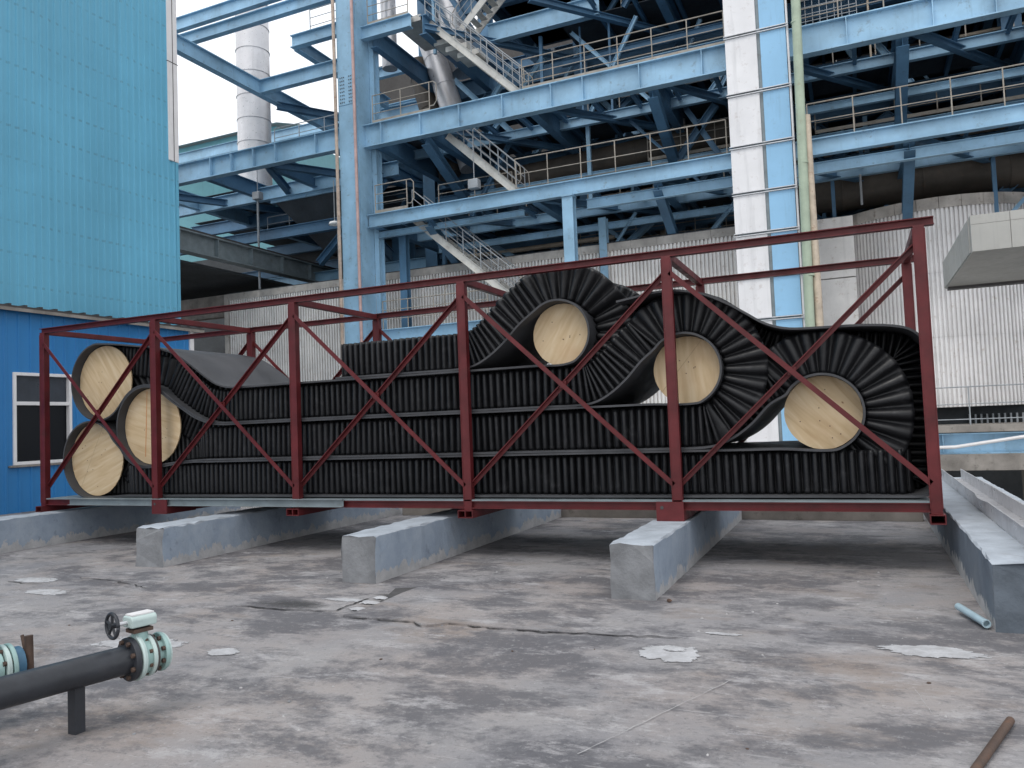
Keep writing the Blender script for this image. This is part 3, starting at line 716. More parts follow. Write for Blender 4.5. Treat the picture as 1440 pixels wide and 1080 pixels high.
# front girders
beam((-24, YF, LV2+.12), (-8.5, YF, LV2+.12), .85, .34, B, .035, st2[:5])
beam((-7.8, YF, LV2), (30, YF, LV2), .88, .34, B, .035, st2[5:])
beam((-7.75, YF, LV1), (30, YF, LV1), .50, .26, B, .028)
beam((-7.8, YF, LV3), (-5.6, YF, LV3), .50, .28, B, .028)
beam((-12.93, YF, LV3-1.0), (-8.5, YF, LV3-1.0), .56, .28, B, .028)
pz = float(at_y(430, 46, YF)[2])
beam((-11.2, YF, pz), (-8.6, YF, pz), .5, .28, B, .028)
beam((-11.1, YF+.15, pz-.02), (-11.1, 24, pz-.02), .5, .28, B, .028)
beam((-24, YF, 19.1), (-8.5, YF, 19.1), .50, .28, B, .028)
beam((-24, YF+1.5, 21.0), (-8.5, YF+1.5, 21.0), .60, .28, B, .028)
beam((.9, YF+.35, LV1-.62), (30, YF+.35, LV1-.62), .34, .2, B, .02)
beam((-7.7, YF+.5, LV1-.58), (-1.5, YF+.5, LV1-.58), .22, .2, B, .02)
beam((-3.6, YF+2.6, LV3+.25), (1.0, YF+2.6, LV3+.25), .72, .3, B, .03)
# columns
def column(x, y, z0, z1, w, d, mat=B, plates=()):
    o = MB().ibeam((x, y-d/2, z0), (x, y-d/2, z1), d, w, .04, .03, up=(0, -1, 0)).build('column', mat, fw)
    for z in plates:
        pl = MB().box((x-w/2+.03, y-d/2-.018, z-.6), (x+w/2-.03, y-d/2-.002, z+.6)).build('splice_plate', mat, o)
        bm = MB().lathe([(0, .022), (.02, .022)], (0, 0, 0), (0, -1, 0), 6).mesh('bolt', M['dark_metal'])
        for i in range(3):
            for j in range(8):
                for s_ in (-1, 1): link('bolt', bm, pl, (x+s_*(.12+.08*i), y-d/2-.018, z-.5+j*.14))
    return o
column(-8.25, YF-.05, -6, 26, .82, .9, B, (14.6,))
MB().box((-7.84, YF-.47, -6), (-7.80, YF+.38, 26)).build('column_web_plate', B, fw)
column(-7.70, YF+.60, -6, 26, .20, .4, B)
for x in (-8.25, -.8, 6.8, 14.5, 22):
    for y in (23.0, 29.5):
        column(x, y, -6, 26, .6, .7, B_shaded)
column(14.5, YF+1.2, -6, 9.0, .5, .6, B_shaded)
column(.38, YF-.04, -6, LV1-.50, .38, .36, B)
MB().box((.17, YF-.27, LV1-.56), (.59, YF+.2, LV1-.502)).build('cap_plate', B, fw)
column(.95, 19.0, -6, LV1-.9, .28, .3, B)
column(-6.83, 18.0, -6, LV1-.5, .30, .3, B_shaded)
column(-10.5, 24.0, -6, 12.6, .8, .8, B_shaded)
# cross girders running back, and inner long girders
for lv, h in ((LV1, .5), (LV2, .8), (LV3, .75), (LV4, .8)):
    xs_ = (-7.4, -5.2, -.9, 3.4, 6.8, 10.8, 14.5, 18.5)
    for i, x in enumerate(xs_):
        if lv == LV3 and x == -.9: continue
        beam((x, YF+.17, lv-.03), (x, 36, lv-.03), h, .3, B_shaded, .03)
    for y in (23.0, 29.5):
        beam((-8, y, lv-.1), (30, y, lv-.1), h*1.05, .3, B_shaded, .03)
    if lv in (LV1, LV2):
        beam((-7.4, 20.0, lv-.12), (30, 20.0, lv-.12), .36, .2, B, .02)
for z, y, x0, x1, h in ((11.35, 21.4, 2.2, 6.0, .5), (11.2, 21.2, 7.8, 30, .55), (10.6, 24.6, 7.8, 30, .6), (11.6, 22.0, -7.5, -1.0, .5), (15.3, 22.4, -1, 30, .5), (15.1, 20.6, 1, 6.5, .35), (8.3, 22.4, -7, 30, .6), (6.2, 21.5, -8, 0, .4)):
    beam((x0, y, z), (x1, y, z), h, .26, B_shaded if y > 21.8 else B, .025)
# left open bay
beam((-12.93, 6.5, LV3-1.0), (-12.93, 36, LV3-1.0), .60, .3, B, .03)
for x in (-20, -16.2, -12.93, -9.4):
    beam((x, YF+.17, LV2+.05), (x, 36, LV2+.05), .7, .28, B if x == -20 else B_shaded, .03)
for y in (20.5, 24, 30): beam((-24, y, LV2-.2), (-8.5, y, LV2-.2), .62, .26, B if y < 21 else B_shaded, .03)
for y, z in ((20.5, 11.0), (26, 10.6), (23, 9.3)): beam((-26, y, z), (-8.6, y, z), .5, .26, B if y == 23 else B_shaded, .025)
for y, z in ((24, 19.2), (30, 16.4), (24, LV3)): beam((-12.9, y, z), (-8.5, y, z), .5, .26, B, .025)
column(-11.2, 22, 12, 26, .6, .5, B); column(-9.6, 26, 12, 26, .7, .5, B)
def brace(a, b, w=.22, h=.22, mat=B_shaded): MB().ibeam(a, b, h, w, .02, .016).build('brace', mat, fw)
for lv in (LV1-.2, LV2-.35, LV3-.35):
    for (x0, x1) in ((-5.2, -.9), (-.9, 3.4), (3.4, 6.8), (6.8, 10.8), (10.8, 14.5)):
        brace((x0, YF+.3, lv), (x1, 22.7, lv)); brace((x1, 23.2, lv), (x0, 29.3, lv))
for (x0, x1, z0, z1, y) in ((-.9, 3.2, LV2, LV3-.6, 23), (6.8, 3.4, LV2, LV3-.6, 23), (3.0, 6.6, LV1, LV2-.8, 22.8), (6.9, 10.8, LV1, LV2-.8, 23), (14.4, 10.8, LV1, LV2-.8, 23), (10.8, 14.5, 6.2, LV1-.5, 21.5), (10.8, 7.2, 6.2, LV1-.5, 21.5), (-.8, 3, 6, LV1-.5, 22.8), (-7.8, -5.2, LV2, LV3-.7, 23)):
    brace((x0, y, z0), (x1, y, z1), .28, .28)
for (x0, y0, x1, y1, z) in ((-12.9, 17.4, -8.6, 23.8, 12.9), (-16.2, 24, -12.9, 17.4, 12.8), (-20, 17.4, -16.2, 24, 12.8), (-12.9, 24, -9, 30, 12.8), (-12.9, 18, -9.2, 23.5, 15.6)):
    brace((x0, y0, z), (x1, y1, z), .25, .3)
brace((-9.2, 20.5, LV2-.8), (-12.9, 20.5, 9.2), .3, .3); brace((-12.6, 22, 12.5), (-10.6, 24, 9.5), .4, .4)
for x in (-5.2, 3.4, 10.8, 14.5):
    brace((x, YF+.2, LV2-.86), (x, 22.8, LV1+.05), .34, .34, B_shaded); brace((x, YF+.2, LV1-.5), (x, 22.8, 6.4), .3, .3, B_shaded)
# floor decks (checker plate) seen from below
def deck(x0, x1, y0, y1, z): MB().box((x0, y0, z), (x1, y1, z+.02)).build('deck_plate', M['deck'], fw)
for lv in (LV1, LV2, LV3, LV4):
    for (x0, x1) in ((-5.1, -.95), (-.85, 3.35), (3.45, 6.75), (6.85, 10.75), (10.85, 14.45), (14.55, 18.4), (18.6, 30)):
        if lv == LV1: deck(x0, x1, YF+.15, YF+1.3, lv+.005)
        if lv == LV2 and x0 > -5: deck(x0, x1, YF+.18, YF+1.6, lv+.005)
        if not (lv == LV3 and x0 == -5.1): deck(x0, x1, 20.3 if lv < LV4 else YF+.2, 22.8 if lv < LV3 else 29, lv+.012)
        deck(x0, x1, 23.6, 29.2, lv+.012); deck(x0, x1, 29.8, 35.8, lv+.012)
deck(-7.7, -5.3, YF+.16, YF+1.3, LV1+.006); deck(-7.55, -5.9, 18.4, 22.6, LV2+.006); deck(-7.3, -5.3, 23.4, 29, LV3+.01)
deck(-24, -16.3, 24.2, 31, LV2+.06); deck(-16.1, -13.0, 24.2, 31, LV2+.06); deck(-12.8, -8.6, 24.2, 31, LV2+.06); deck(-20, -16.3, 20.8, 23.8, LV2+.06); deck(-12.8, -9.5, 20.8, 24, LV2+.06); deck(-24, -8.6, 23.2, 30, 9.32)  # left bay plates added to darken the space beneath
deck(-12.7, -8.7, 26, 36, LV3+.02)

for lv in (LV1, LV2, LV3):
    jm = MB().ibeam((0, YF+1.4, lv-.04), (0, 22.7, lv-.04), .2, .12, .014, .01).mesh('joist', B_shaded); jm2 = MB().ibeam((0, 23.4, lv-.04), (0, 29.2, lv-.04), .22, .12, .014, .01).mesh('joist', B_shaded)
    for k in range(17):
        x = -6.4+1.45*k
        if not (lv > LV2 and x < -.5): link('joist', jm, fw, (x, 0, 0))
        link('joist', jm2, fw, (x+.4, 0, 0))
rg = np.random.default_rng(21)
for k in range(130):      # light secondary bracing and hangers between the floors
    lv, nx_ = ((7.2, LV1), (LV1, LV2), (LV2, LV3), (LV3, LV4))[k % 4]
    x = rg.uniform(-6.5, 15); y = rg.choice([20.2, 21.6, 23.2, 25.5, 28]); w_ = rg.uniform(.06, .16)
    if k % 3 == 0: MB().bar((x, y, lv), (x, y, nx_-.4), w_, w_, up=(0, 1, 0)).build('hanger', B if k % 2 else B_shaded, fw)
    else: MB().ibeam((x, y, lv), (x+rg.choice([-1, 1])*rg.uniform(1.5, 3.2), y, nx_-.5), w_*1.6, w_*1.6, .012, .01).build('brace', B_shaded if k % 2 else B, fw)
for z, y, x0, x1 in ((12.0, 20.4, 7.9, 20), (10.75, 22.6, 7.9, 20), (15.9, 20.9, -1, 6.6), (14.6, 23.4, -2, 20), (11.0, 20.3, -5, 6.5), (8.95, 20.2, -6.5, 6.5), (8.7, 22.9, 8, 20)):
    beam((x0, y, z), (x1, y, z), .26, .16, B_shaded if y > 20.6 else B, .015)

# backing wall added to keep the depth of the frame dark, and the hall
def bulk(name, label, cat, boxes, mat):
    o = thing(name, label, cat)
    for a, b in boxes: MB().box(a, b).build('wall_panel', mat, o)
    return o
bo = thing('dark_backing_wall', 'dark backing wall added deep inside the steel framework to keep it dark', 'wall')
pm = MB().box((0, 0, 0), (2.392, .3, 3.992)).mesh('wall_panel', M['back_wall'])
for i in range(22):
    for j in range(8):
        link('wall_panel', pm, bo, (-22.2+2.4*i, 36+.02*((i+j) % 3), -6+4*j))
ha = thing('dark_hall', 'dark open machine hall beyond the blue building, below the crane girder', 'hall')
MB().box((-60, 31, -6), (-9.2, 31.3, 13.2)).build('added_rear_wall', M['dark_hall'], ha)  # added to close off the bright gap and darken the bay
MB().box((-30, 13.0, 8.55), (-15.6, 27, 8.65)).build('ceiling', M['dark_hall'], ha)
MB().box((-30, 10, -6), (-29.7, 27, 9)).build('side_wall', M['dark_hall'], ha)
sl = MB(); p0, p1 = at_y(290, 418, 19.4), at_y(300, 447, 19.4)
sl.box((-30, 19.4, float(p1[2])), (-16.6, 19.8, float(p0[2]))); sl.build('concrete_parapet', M['concrete_edge'], ha)
cg = thing('crane_girder', 'long grey-blue plate girder running back under the framework beside the blue building', 'girder')
g0 = MB().ibeam((-15, 9, 9.66), (-15, 27, 9.66), .85, .5, .05, .03).build('girder_web', M['grey_steel'], cg)
for k in range(7): MB().box((-14.98, 12.4+k*2, 8.87), (-14.76, 12.43+k*2, 9.6)).build('stiffener', M['grey_steel'], g0)
MB().box((-15.06, 9, 9.665), (-14.94, 27, 9.80)).build('crane_rail', M['dark_metal'], cg)

# ------------------------------------------------------------------ railings
def railing(label, pts, h=1.1, rails=(1.0, .68, .36), spacing=1.25, mat=None, rr=.02, toe=True, closed_end=False):
    mat = mat or M['rail']; o = thing('guard_railing', label, 'railing', 'guard railings on the plant walkways')
    pts = [np.array(p, float) for p in pts]
    for a, b in zip(pts[:-1], pts[1:]):
        L = np.linalg.norm(b-a); n_ = max(1, round(L/spacing))
        pm_ = MB().tube([(0, 0, 0), (0, 0, h)], rr, 6).mesh('post', mat)
        for k in range(n_+1):
            p = a+(b-a)*k/n_; link('post', pm_, o, tuple(p))
        for f_ in rails:
            q = np.array([0, 0, h*f_]); MB().tube([a+q, b+q], rr if f_ == 1.0 else rr*.75, 6).build('rail', mat, o)
        if toe: MB().bar(a+[0, 0, .07], b+[0, 0, .07], .01, .12).build('toe_board', mat, o)
    if closed_end:   # rounded hoop that ends the run
        a, b = pts[-1], pts[-2]; d = (b-a)/np.linalg.norm(b-a)
        MB().tube([a+[0, 0, h]+d*.0, a+[0, 0, h]-d*.18, a+[0, 0, h-.12]-d*.3, a+[0, 0, .35]-d*.3, a+[0, 0, .2]-d*.18, a+[0, 0, .2]], rr, 6).build('end_hoop', mat, o)
    return o
yr = YF-.06
railing('rusty railing on the lower walkway from the stair foot to the white tower', [(-1.55, yr, LV1), (5.7, yr, LV1)], rails=(1.0, .5), toe=False)
railing('short rusty railing on the lower walkway between the blue column and the stair head', [(-7.4, yr, LV1), (-6.0, yr, LV1)], closed_end=True)
railing('thin railing along the lower walkway under the middle stair flight', [(-5.3, yr+1.2, LV1), (-2.2, yr+1.2, LV1)])
railing('rusty railing on the big girder from the upper stair foot to the white tower', [(-1.15, yr, LV2), (5.8, yr, LV2)], rails=(1.0, .75, .5, .25))
railing('short rusty railing on the big girder beside the blue column and the leaning ducts', [(-7.4, yr, LV2), (-4.9, yr, LV2)], closed_end=True)
railing('railing on the big girder to the right of the white and blue tower', [(7.9, yr, LV2), (16.5, yr, LV2)], rails=(1.0, .75, .5, .25), toe=False)
railing('railing on the lower walkway to the right of the green downpipe', [(8.1, yr, LV1), (17, yr, LV1)], rails=(1.0, .5), toe=False)
railing('thin railing inside the frame above the lower walkway, left of the white tower', [(2.2, 21.2, 11.36), (6.0, 21.2, 11.36)], mat=M['rail'])
railing('railing inside the frame to the right of the tower, under the big girder', [(8.2, 21.0, 11.22), (17, 21.0, 11.22)])
railing('railing deep inside the frame to the right of the tower', [(8.2, 24.4, 10.62), (17, 24.4, 10.62)])
railing('railing on the high inner floor above the big girder, near the top of the picture', [(-3.4, 23.0, 15.32), (6.2, 23.0, 15.32)])
railing('railing on the landing at the top of the upper stair, beside the blue column', [(-7.5, yr, LV3), (-5.7, yr, LV3)])
railing('white railing on the open platform left of the blue column', [(-11.0, yr+1, LV3+.9), (-8.8, yr+1, LV3+.9)], mat=M['rail_grey'])
railing('low railing along the open bay girder left of the blue column', [(-12.5, yr+.4, LV2+.12), (-8.7, yr+.4, LV2+.12)], h=.8, mat=M['rail_grey'], toe=False, rails=(1.0, .5))
railing('railing on the small low platform in front of the grey sheeting', [(-7.45, 17.3, 5.3), (-3.0, 17.3, 5.3)], toe=False)
railing('railing deep in the frame under the lower walkway, above the grey sheeting', [(-1.0, 22.2, 8.32), (6, 22.2, 8.32)])
railing('railing on the hall floor in the open bay beyond the blue building', [(-17, 22, 11.02), (-9, 22, 11.02)], mat=M['rail_grey'])
railing('railing one bay behind the lower walkway, left of the white tower', [(-5, 20.1, LV1), (6.4, 20.1, LV1)], rails=(1.0, .5), toe=False)
railing('railing one bay behind the big girder, left of the white tower', [(-1, 20.1, LV2), (6.4, 20.1, LV2)], rails=(1.0, .5), toe=False)
railing('railing one bay behind the big girder, right of the green downpipe', [(7.6, 20.1, LV2), (18, 20.1, LV2)], rails=(1.0, .5), toe=False)
railing('railing on the uppermost floor edge at the top centre of the picture', [(-1, 20.3, LV3), (7, 20.3, LV3)], rails=(1.0, .5), toe=False)
def rack(label, runs):
    o = thing('pipe_rack', label, 'pipework')
    for a, b, r_, m_ in runs: MB().tube([a, b], r_, 8).build('pipe', M[m_], o, smooth=True, autosmooth=50)
rg = np.random.default_rng(5)
for lab, x0, x1, zs in (('thin pipes and cables crowded under the lower walkway, left of the tower', -6.8, 6.4, (6.5, 9.0)), ('thin pipes running between the two walkways, left of the tower', -5, 6.4, (10.4, 12.2)),
                        ('thin pipes crowded between the walkways, right of the green downpipe', 7.8, 22, (10.2, 12.2)), ('thin pipes under the highest floor at the top of the frame', -4, 22, (14.2, 16.4)), ('thin pipes above the round tank', 7.8, 22, (8.5, 9.1))):
    runs = []
    for k in range(13):
        y = rg.uniform(20.4, 26); z = rg.uniform(*zs); m_ = ('brown_pipe', 'conduit', 'silver', 'rail_grey', 'rust_pipe')[int(rg.integers(5))]; r_ = rg.uniform(.03, .11)
        if k % 4 == 3: x = rg.uniform(x0, x1); runs.append(((x, y, zs[0]-1.2), (x, y, zs[1]+1.2), r_, m_))
        elif k % 4 == 2: x = rg.uniform(x0, x1); runs.append(((x, 23.3, z), (x, 29, z), r_, m_))
        else: xa_ = rg.uniform(x0, x1-3); runs.append(((xa_, y, z), (min(x1, xa_+rg.uniform(3, 9)), y, z), r_, m_))
    rack(lab, runs)
# mesh guard at the top right
mg = thing('mesh_guard', 'square mesh guard on the big girder just right of the green downpipe', 'mesh guard')
gx0, gx1 = px_x(1122, 20, 16.9), px_x(1205, 20, 16.9)
for k in range(9): MB().tube([(gx0+(gx1-gx0)*k/8, 16.97, LV2), (gx0+(gx1-gx0)*k/8, 16.97, LV2+2)], .012, 5).build('wire', M['rail_grey'], mg)
for k in range(9): MB().tube([(gx0, 16.955, LV2+.15+.22*k), (gx1, 16.955, LV2+.15+.22*k)], .012, 5).build('wire', M['rail_grey'], mg)

# ------------------------------------------------------------------ stairs
def stair(label, a, b, y0, y1, mat=None, rail_h=1.0):
    """a, b: (x, z) of the upper and lower ends of the stringers"""
    mat = mat or M['stair']; o = thing('staircase', label, 'staircase', 'steel stair flights on the plant frame')
    a = np.array(a, float); b = np.array(b, float)
    for y in (y0, y1):
        MB().prism([(0, -.13), (.05, -.13), (.05, -.11), (.012, -.11), (.012, .11), (.05, .11), (.05, .13), (0, .13)], (a[0], y, a[1]), (b[0], y, b[1])).build('stringer', mat, o)
    n_ = max(3, int(abs(a[1]-b[1])/.21))
    tm = MB().box((-.13, y0+.06, -.02), (.13, y1-.06, .015)).mesh('tread', mat)
    for k in range(n_):
        p = a+(b-a)*(k+.5)/n_; link('tread', tm, o, (p[0], 0, p[1]))
    for y in (y0, y1):
        L = np.linalg.norm(b-a); m_ = max(2, round(L/.95)); pm_ = MB().tube([(0, 0, 0), (0, 0, rail_h)], .02, 6).mesh('rail_post', M['rail_grey'])
        for k in range(m_+1):
            p = a+(b-a)*k/m_; link('rail_post', pm_, o, (p[0], y, p[1]+.1))
        for f_ in (.35, .68, 1.0):
            q = np.array([0, 0, .1+rail_h*f_]); MB().tube([np.array([a[0], y, a[1]])+q, np.array([b[0], y, b[1]])+q], .022 if f_ == 1 else .016, 6).build('handrail', M['rail_grey'], o)
    d = 1 if b[0] > a[0] else -1
    for y in (y0, y1):    # rounded newel at the foot
        t = np.array([b[0], y, b[1]]); MB().tube([t+[0, 0, .1+rail_h], t+[d*.16, 0, .1+rail_h-.18], t+[d*.18, 0, .45], t+[d*.06, 0, .3]], .02, 6).build('newel', M['rail'], o)
    return o
stair('pale stair flight coming down to the big girder from the upper landing', (-5.37, 17.15), (-1.55, 13.45), 17.7, 18.55)
stair('topmost stair flight rising to the right out of the picture', (-1.2, 20.0), (-4.6, 16.9), 18.8, 19.7)
stair('grey stair flight from the big girder down to the lower walkway', (-4.55, 12.45), (-1.8, 9.85), 17.6, 18.4)
stair('lowest pale stair flight going down behind the cage in front of grey sheeting', (-6.1, 9.5), (-1.9, 5.85), 17.5, 18.4)
ld = thing('stair_landing', 'pale landing plate at the head of the upper stair, next to the blue column', 'landing')
MB().box((-6.6, 17.2, LV3+.0), (-5.3, 19.8, LV3+.04)).build('plate', M['stair'], ld)
MB().box((-6.6, 17.19, LV3-.2), (-5.3, 17.24, LV3-.003)).build('edge_channel', M['stair'], ld)
for k in range(3): MB().box((-5.2+.5*k, 18.0, LV3-.9-.35*k), (-4.3+.5*k, 18.9, LV3-.7-.35*k)).build('step_bracket', M['stair'], ld)
lp = thing('low_platform', 'narrow light blue platform beam behind the belt, left of the highest loop', 'platform')
MB().ibeam((-7.6, 17.3, 5.3), (-3.0, 17.3, 5.3), .55, .3, .03, .02).build('beam', B, lp)
MB().box((-7.6, 17.5, 5.27), (-3.0, 18.6, 5.295)).build('deck', M['deck'], lp)
MB().tube([(-4.35+.5*math.cos(R(a_)), 17.45, 6.25+.75*math.sin(R(a_))) for a_ in range(0, 361, 20)], .02, 6).build('hoop', M['rail'], lp)

# ------------------------------------------------------------------ corrugated walls
def corr_mesh(name, w, h, pitch, amp, mat):
    nr = round(w/pitch); p = w/nr; xs = []
    for k in range(nr):
        for t, y in ((0, 0), (.34, 0), (.40, -amp), (.90, -amp), (.96, 0)): xs.append((k*p+t*p, y))
    xs.append((w, 0)); n_ = len(xs); mb = MB()
    mb.add([(x, y, 0) for x, y in xs]+[(x, y, h) for x, y in xs], [(i, i+1, n_+i+1, n_+i) for i in range(n_-1)])
    return mb.mesh(name, mat)
YW = 19.2
wz = float(at_y(1030, 318, YW)[2])-.06; wx0 = float(at_y(324, 410, YW)[0])
cw = thing('corrugated_wall', 'long grey corrugated sheet wall behind the cage, left of the white tower', 'wall')
ncol = 25; sw = (6.6-wx0)/ncol; rowsz = [-6, -3.2, .4, 3.4, 5.9, wz-.28]
for j, (za, zb) in enumerate(zip(rowsz[:-1], rowsz[1:])):
    mesh_ = corr_mesh('sheet', sw+.01, zb-za+.03, .14, .095, M['cladding'])
    for i in range(ncol): link('sheet', mesh_, cw, (wx0+sw*i, YW-.004*(i % 2)-.006*j, za))
for i in range(ncol):
    MB().box((wx0+sw*i+.004, YW-.14, wz-.29), (wx0+sw*(i+1)-.004, YW-.11-.006*(i % 3), wz)).build('cap_flashing', M['cladding_grey'], cw)
MB().box((wx0-.25, YW-.14, -6), (wx0-.004, YW+.05, wz)).build('corner_flashing', M['cladding_grey'], cw)
MB().box((wx0, YW-.15, wz+.002), (6.6, YW+.6, wz+.03)).build('cap_top', M['deck'], cw)
TC = (11.7, 23.45); TR = 3.55; TZ = 8.15
tk = thing('clad_tank', 'big round tank in pale corrugated cladding at the right', 'tank')
for j, (za, zb) in enumerate(((1.5, 3.7), (3.7, 5.75), (5.75, TZ-.36))):
    for i in range(18):
        a0, a1 = R(180+10*i), R(190+10*i); n_ = 5; mb = MB(); vs_ = []
        pr = []
        for k in range(n_):
            for t, y in ((0, 0), (.32, 0), (.38, .08), (.9, .08), (.96, 0)): pr.append((a0+(a1-a0)*(k+t)/n_, TR+y+.004*(i % 2)))
        pr.append((a1, TR+.004*(i % 2)))
        m_ = len(pr)
        vs_ = [(TC[0]+q*math.cos(a_), TC[1]+q*math.sin(a_), z) for z in (za, zb+.02) for a_, q in pr]
        mb.add(vs_, [(k, k+1, m_+k+1, m_+k) for k in range(m_-1)]); mb.build('sheet', M['tank'], tk)
for i in range(18):
    a0, a1 = R(180+10*i+.1), R(190+10*i-.1); mb = MB()
    vs_ = [(TC[0]+q*math.cos(a_), TC[1]+q*math.sin(a_), z) for z in (TZ-.36, TZ) for a_ in (a0, a1) for q in (TR+.095, TR+.12)]
    mb.add(vs_, [(1, 3, 7, 5), (0, 4, 6, 2), (4, 5, 7, 6), (0, 2, 3, 1)]); mb.build('cap_flashing', M['cladding_grey'], tk)
mb = MB(); ring_ = [(TC[0]+(TR+.09)*math.cos(R(a_)), TC[1]+(TR+.09)*math.sin(R(a_)), TZ+.002) for a_ in range(180, 361, 5)]
mb.add(ring_, [tuple(range(len(ring_)))]); mb.build('roof', M['deck'], tk)
bx_ = thing('grey_casing', 'plain grey casing between the green downpipe and the tank', 'casing')
for j, (za, zb) in enumerate(((-6, 1.9), (1.93, 4.0), (4.03, 5.9), (5.93, 7.95))):
    MB().box((7.95, 19.9, za), (9.2, 21, zb)).build('panel', M['cladding'], bx_, bevel=.01)
wb = thing('tank_base', 'dark louvred opening under the round tank', 'louvre')
MB().box((7.9, 20.6, -6), (22, 20.8, 1.55)).build('backing', M['dark_hall'], wb)
lm_ = MB().box((0, 20.45, .95), (.05, 20.55, 1.25)).mesh('slat', M['rail_grey'])
for k in range(40): link('slat', lm_, wb, (12.2+.16*k, 0, 0))

# ------------------------------------------------------------------ white and blue tower
tw = thing('service_tower', 'narrow tower of white panels beside light blue panels with metal joints', 'tower')
zz = [-6, -3.2, -1.2, .6, 2.6, 4.34, 5.63, 6.95, 8.20, 9.64, 11.27, 13.1, 14.9, 16.7, 18.5, 22]
ty = 16.3
xa = px_x(1029, 240, ty); xb = px_x(1074, 240, ty); xc = px_x(1079, 240, ty); xd = px_x(1116, 240, ty)
for za, zb in zip(zz[:-1], zz[1:]):
    MB().box((xa, ty, za+.05), (xb, ty+.06, zb-.05)).build('white_panel', M['white_panel'], tw, bevel=.01)
    MB().box((xc, ty+.012, za+.05), (xd, ty+.07, zb-.05)).build('blue_panel', M['blue_panel'], tw, bevel=.01)
    for dz in (-.045, .03): MB().box((xa-.03, ty-.05, za+dz), (xd+.08, ty-.012, za+dz+.022)).build('joint_rail', M['alu'], tw)
MB().box((xa+.05, ty+.061, -6), (xd-.05, ty+1.3, 22)).build('core', M['grey_steel'], tw)
MB().box((xd+.02, ty+.02, -6), (xd+.07, ty+.3, 22)).build('edge_angle', M['white_panel'], tw)

def pipe(name, label, cat, pts, rad, mat, n_=14, rings=()):
    o = thing(name, label, cat)
    b = MB().tube(pts, rad, n_).build('pipe_body', mat, o, smooth=True, autosmooth=50)
    p0, p1 = np.array(pts[0], float), np.array(pts[-1], float); d = p1-p0; L = np.linalg.norm(d); d /= L
    for t in rings: MB().lathe([(0, rad*1.0), (.004, rad*1.035), (.05, rad*1.035), (.054, rad*1.0)], p0+d*t, d, n_).build('joint_band', mat, o, smooth=True, autosmooth=40)
    return o
gp0, gp1 = at_y(1119, 0, 16.0), at_y(1141, 470, 16.0)
pipe('downpipe', 'pale green vertical pipe standing just right of the blue panels', 'pipe', [(gp0[0], 16.0, 22), (gp0[0], 16.0, 14), (float(gp1[0])-.02, 16.0, 4.2), (float(gp1[0]), 16.0, -6)], .135, M['green_pipe'], rings=(9, 13.2, 16.5))
pipe('downpipe', 'flaking beige pipe clamped beside the pale green one', 'pipe', [(float(gp1[0])+.2, 16.15, 10.2), (float(gp1[0])+.27, 16.15, -6)], .12, M['rust_pipe'], rings=(2, 4.2, 6.1))
pipe('chimney', 'tall silver clad flue rising behind the open bay beside the blue building', 'flue', [(-19.47, 24, 13.3), (-19.47, 24, 34)], .86, M['silver'], 28, rings=[1+1.25*k for k in range(18)])
pipe('inclined_duct', 'leaning silver duct behind the short railing near the blue column', 'duct', [(-7.3, 21.5, 18.4), (-5.5, 21.5, 12.5)], .5, M['silver'], 20, rings=(.8, 2.2, 3.6))
pipe('inclined_duct', 'brownish leaning duct just left of the silver one, beside the blue column', 'duct', [(-8.4, 22.2, 18.0), (-6.8, 22.0, 12.5)], .5, M['brown_pipe'], 20, rings=(.8, 2.4))
pipe('vertical_duct', 'pale vertical duct behind the blue column at the top', 'duct', [(-8.15, 19.5, 24), (-8.15, 19.5, 16.6)], .32, M['silver'], 18, rings=(2, 4))
pipe('vertical_duct', 'fat pale duct behind the top stair landing', 'duct', [(-7.6, 22.5, 24), (-6.2, 22.5, 17.2)], .55, M['silver'], 18, rings=(2, 4))
pipe('big_pipe', 'fat grimy horizontal pipe above the round tank', 'pipe', [(7.4, 21.6, 9.2), (24, 21.6, 9.2)], .68, M['brown_pipe'], 22, rings=(1.5, 4, 6.5))
pipe('big_pipe', 'pale horizontal pipe between the two walkways, left of the tower', 'pipe', [(-4.5, 22.1, 11.85), (7, 22.1, 12.3)], .5, M['brown_pipe'], 22, rings=(1.5, 4, 6))
pipe('big_pipe', 'horizontal pipe high inside the frame at the top centre', 'pipe', [(-1, 25.4, 17.0), (9, 25.4, 17.0)], .6, M['brown_pipe'], 20, rings=(2, 4))
pipe('conduit', 'rusty conduit running up the left edge of the blue column', 'conduit', [(-8.74, 16.42, 24), (-8.72, 16.42, -6)], .065, M['conduit'], 8)
pipe('conduit', 'faded pink pipe running up the right side of the blue column', 'conduit', [(-7.86, 16.4, 24), (-7.84, 16.4, -6)], .06, M['pink_pipe'], 8)
pipe('drop_rod', 'thin grey pole hanging above the left end of the grey sheeting', 'pole', [(-15.2, 19.3, 12.4), (-15.2, 19.3, 7.6)], .05, M['rail_grey'], 8, rings=(.3, 4.0))
pipe('drop_rod', 'thin grey pole beside the dark column above the grey sheeting', 'pole', [(-10.85, 19.3, 12.2), (-10.85, 19.3, 7.6)], .055, M['rail_grey'], 8, rings=(.3, 3.9))
pipe('drop_rod', 'thin pole hanging above the round tank', 'pole', [(9.5, 19.7, 9.2), (9.5, 19.7, 8.2)], .04, M['rail_grey'], 8)
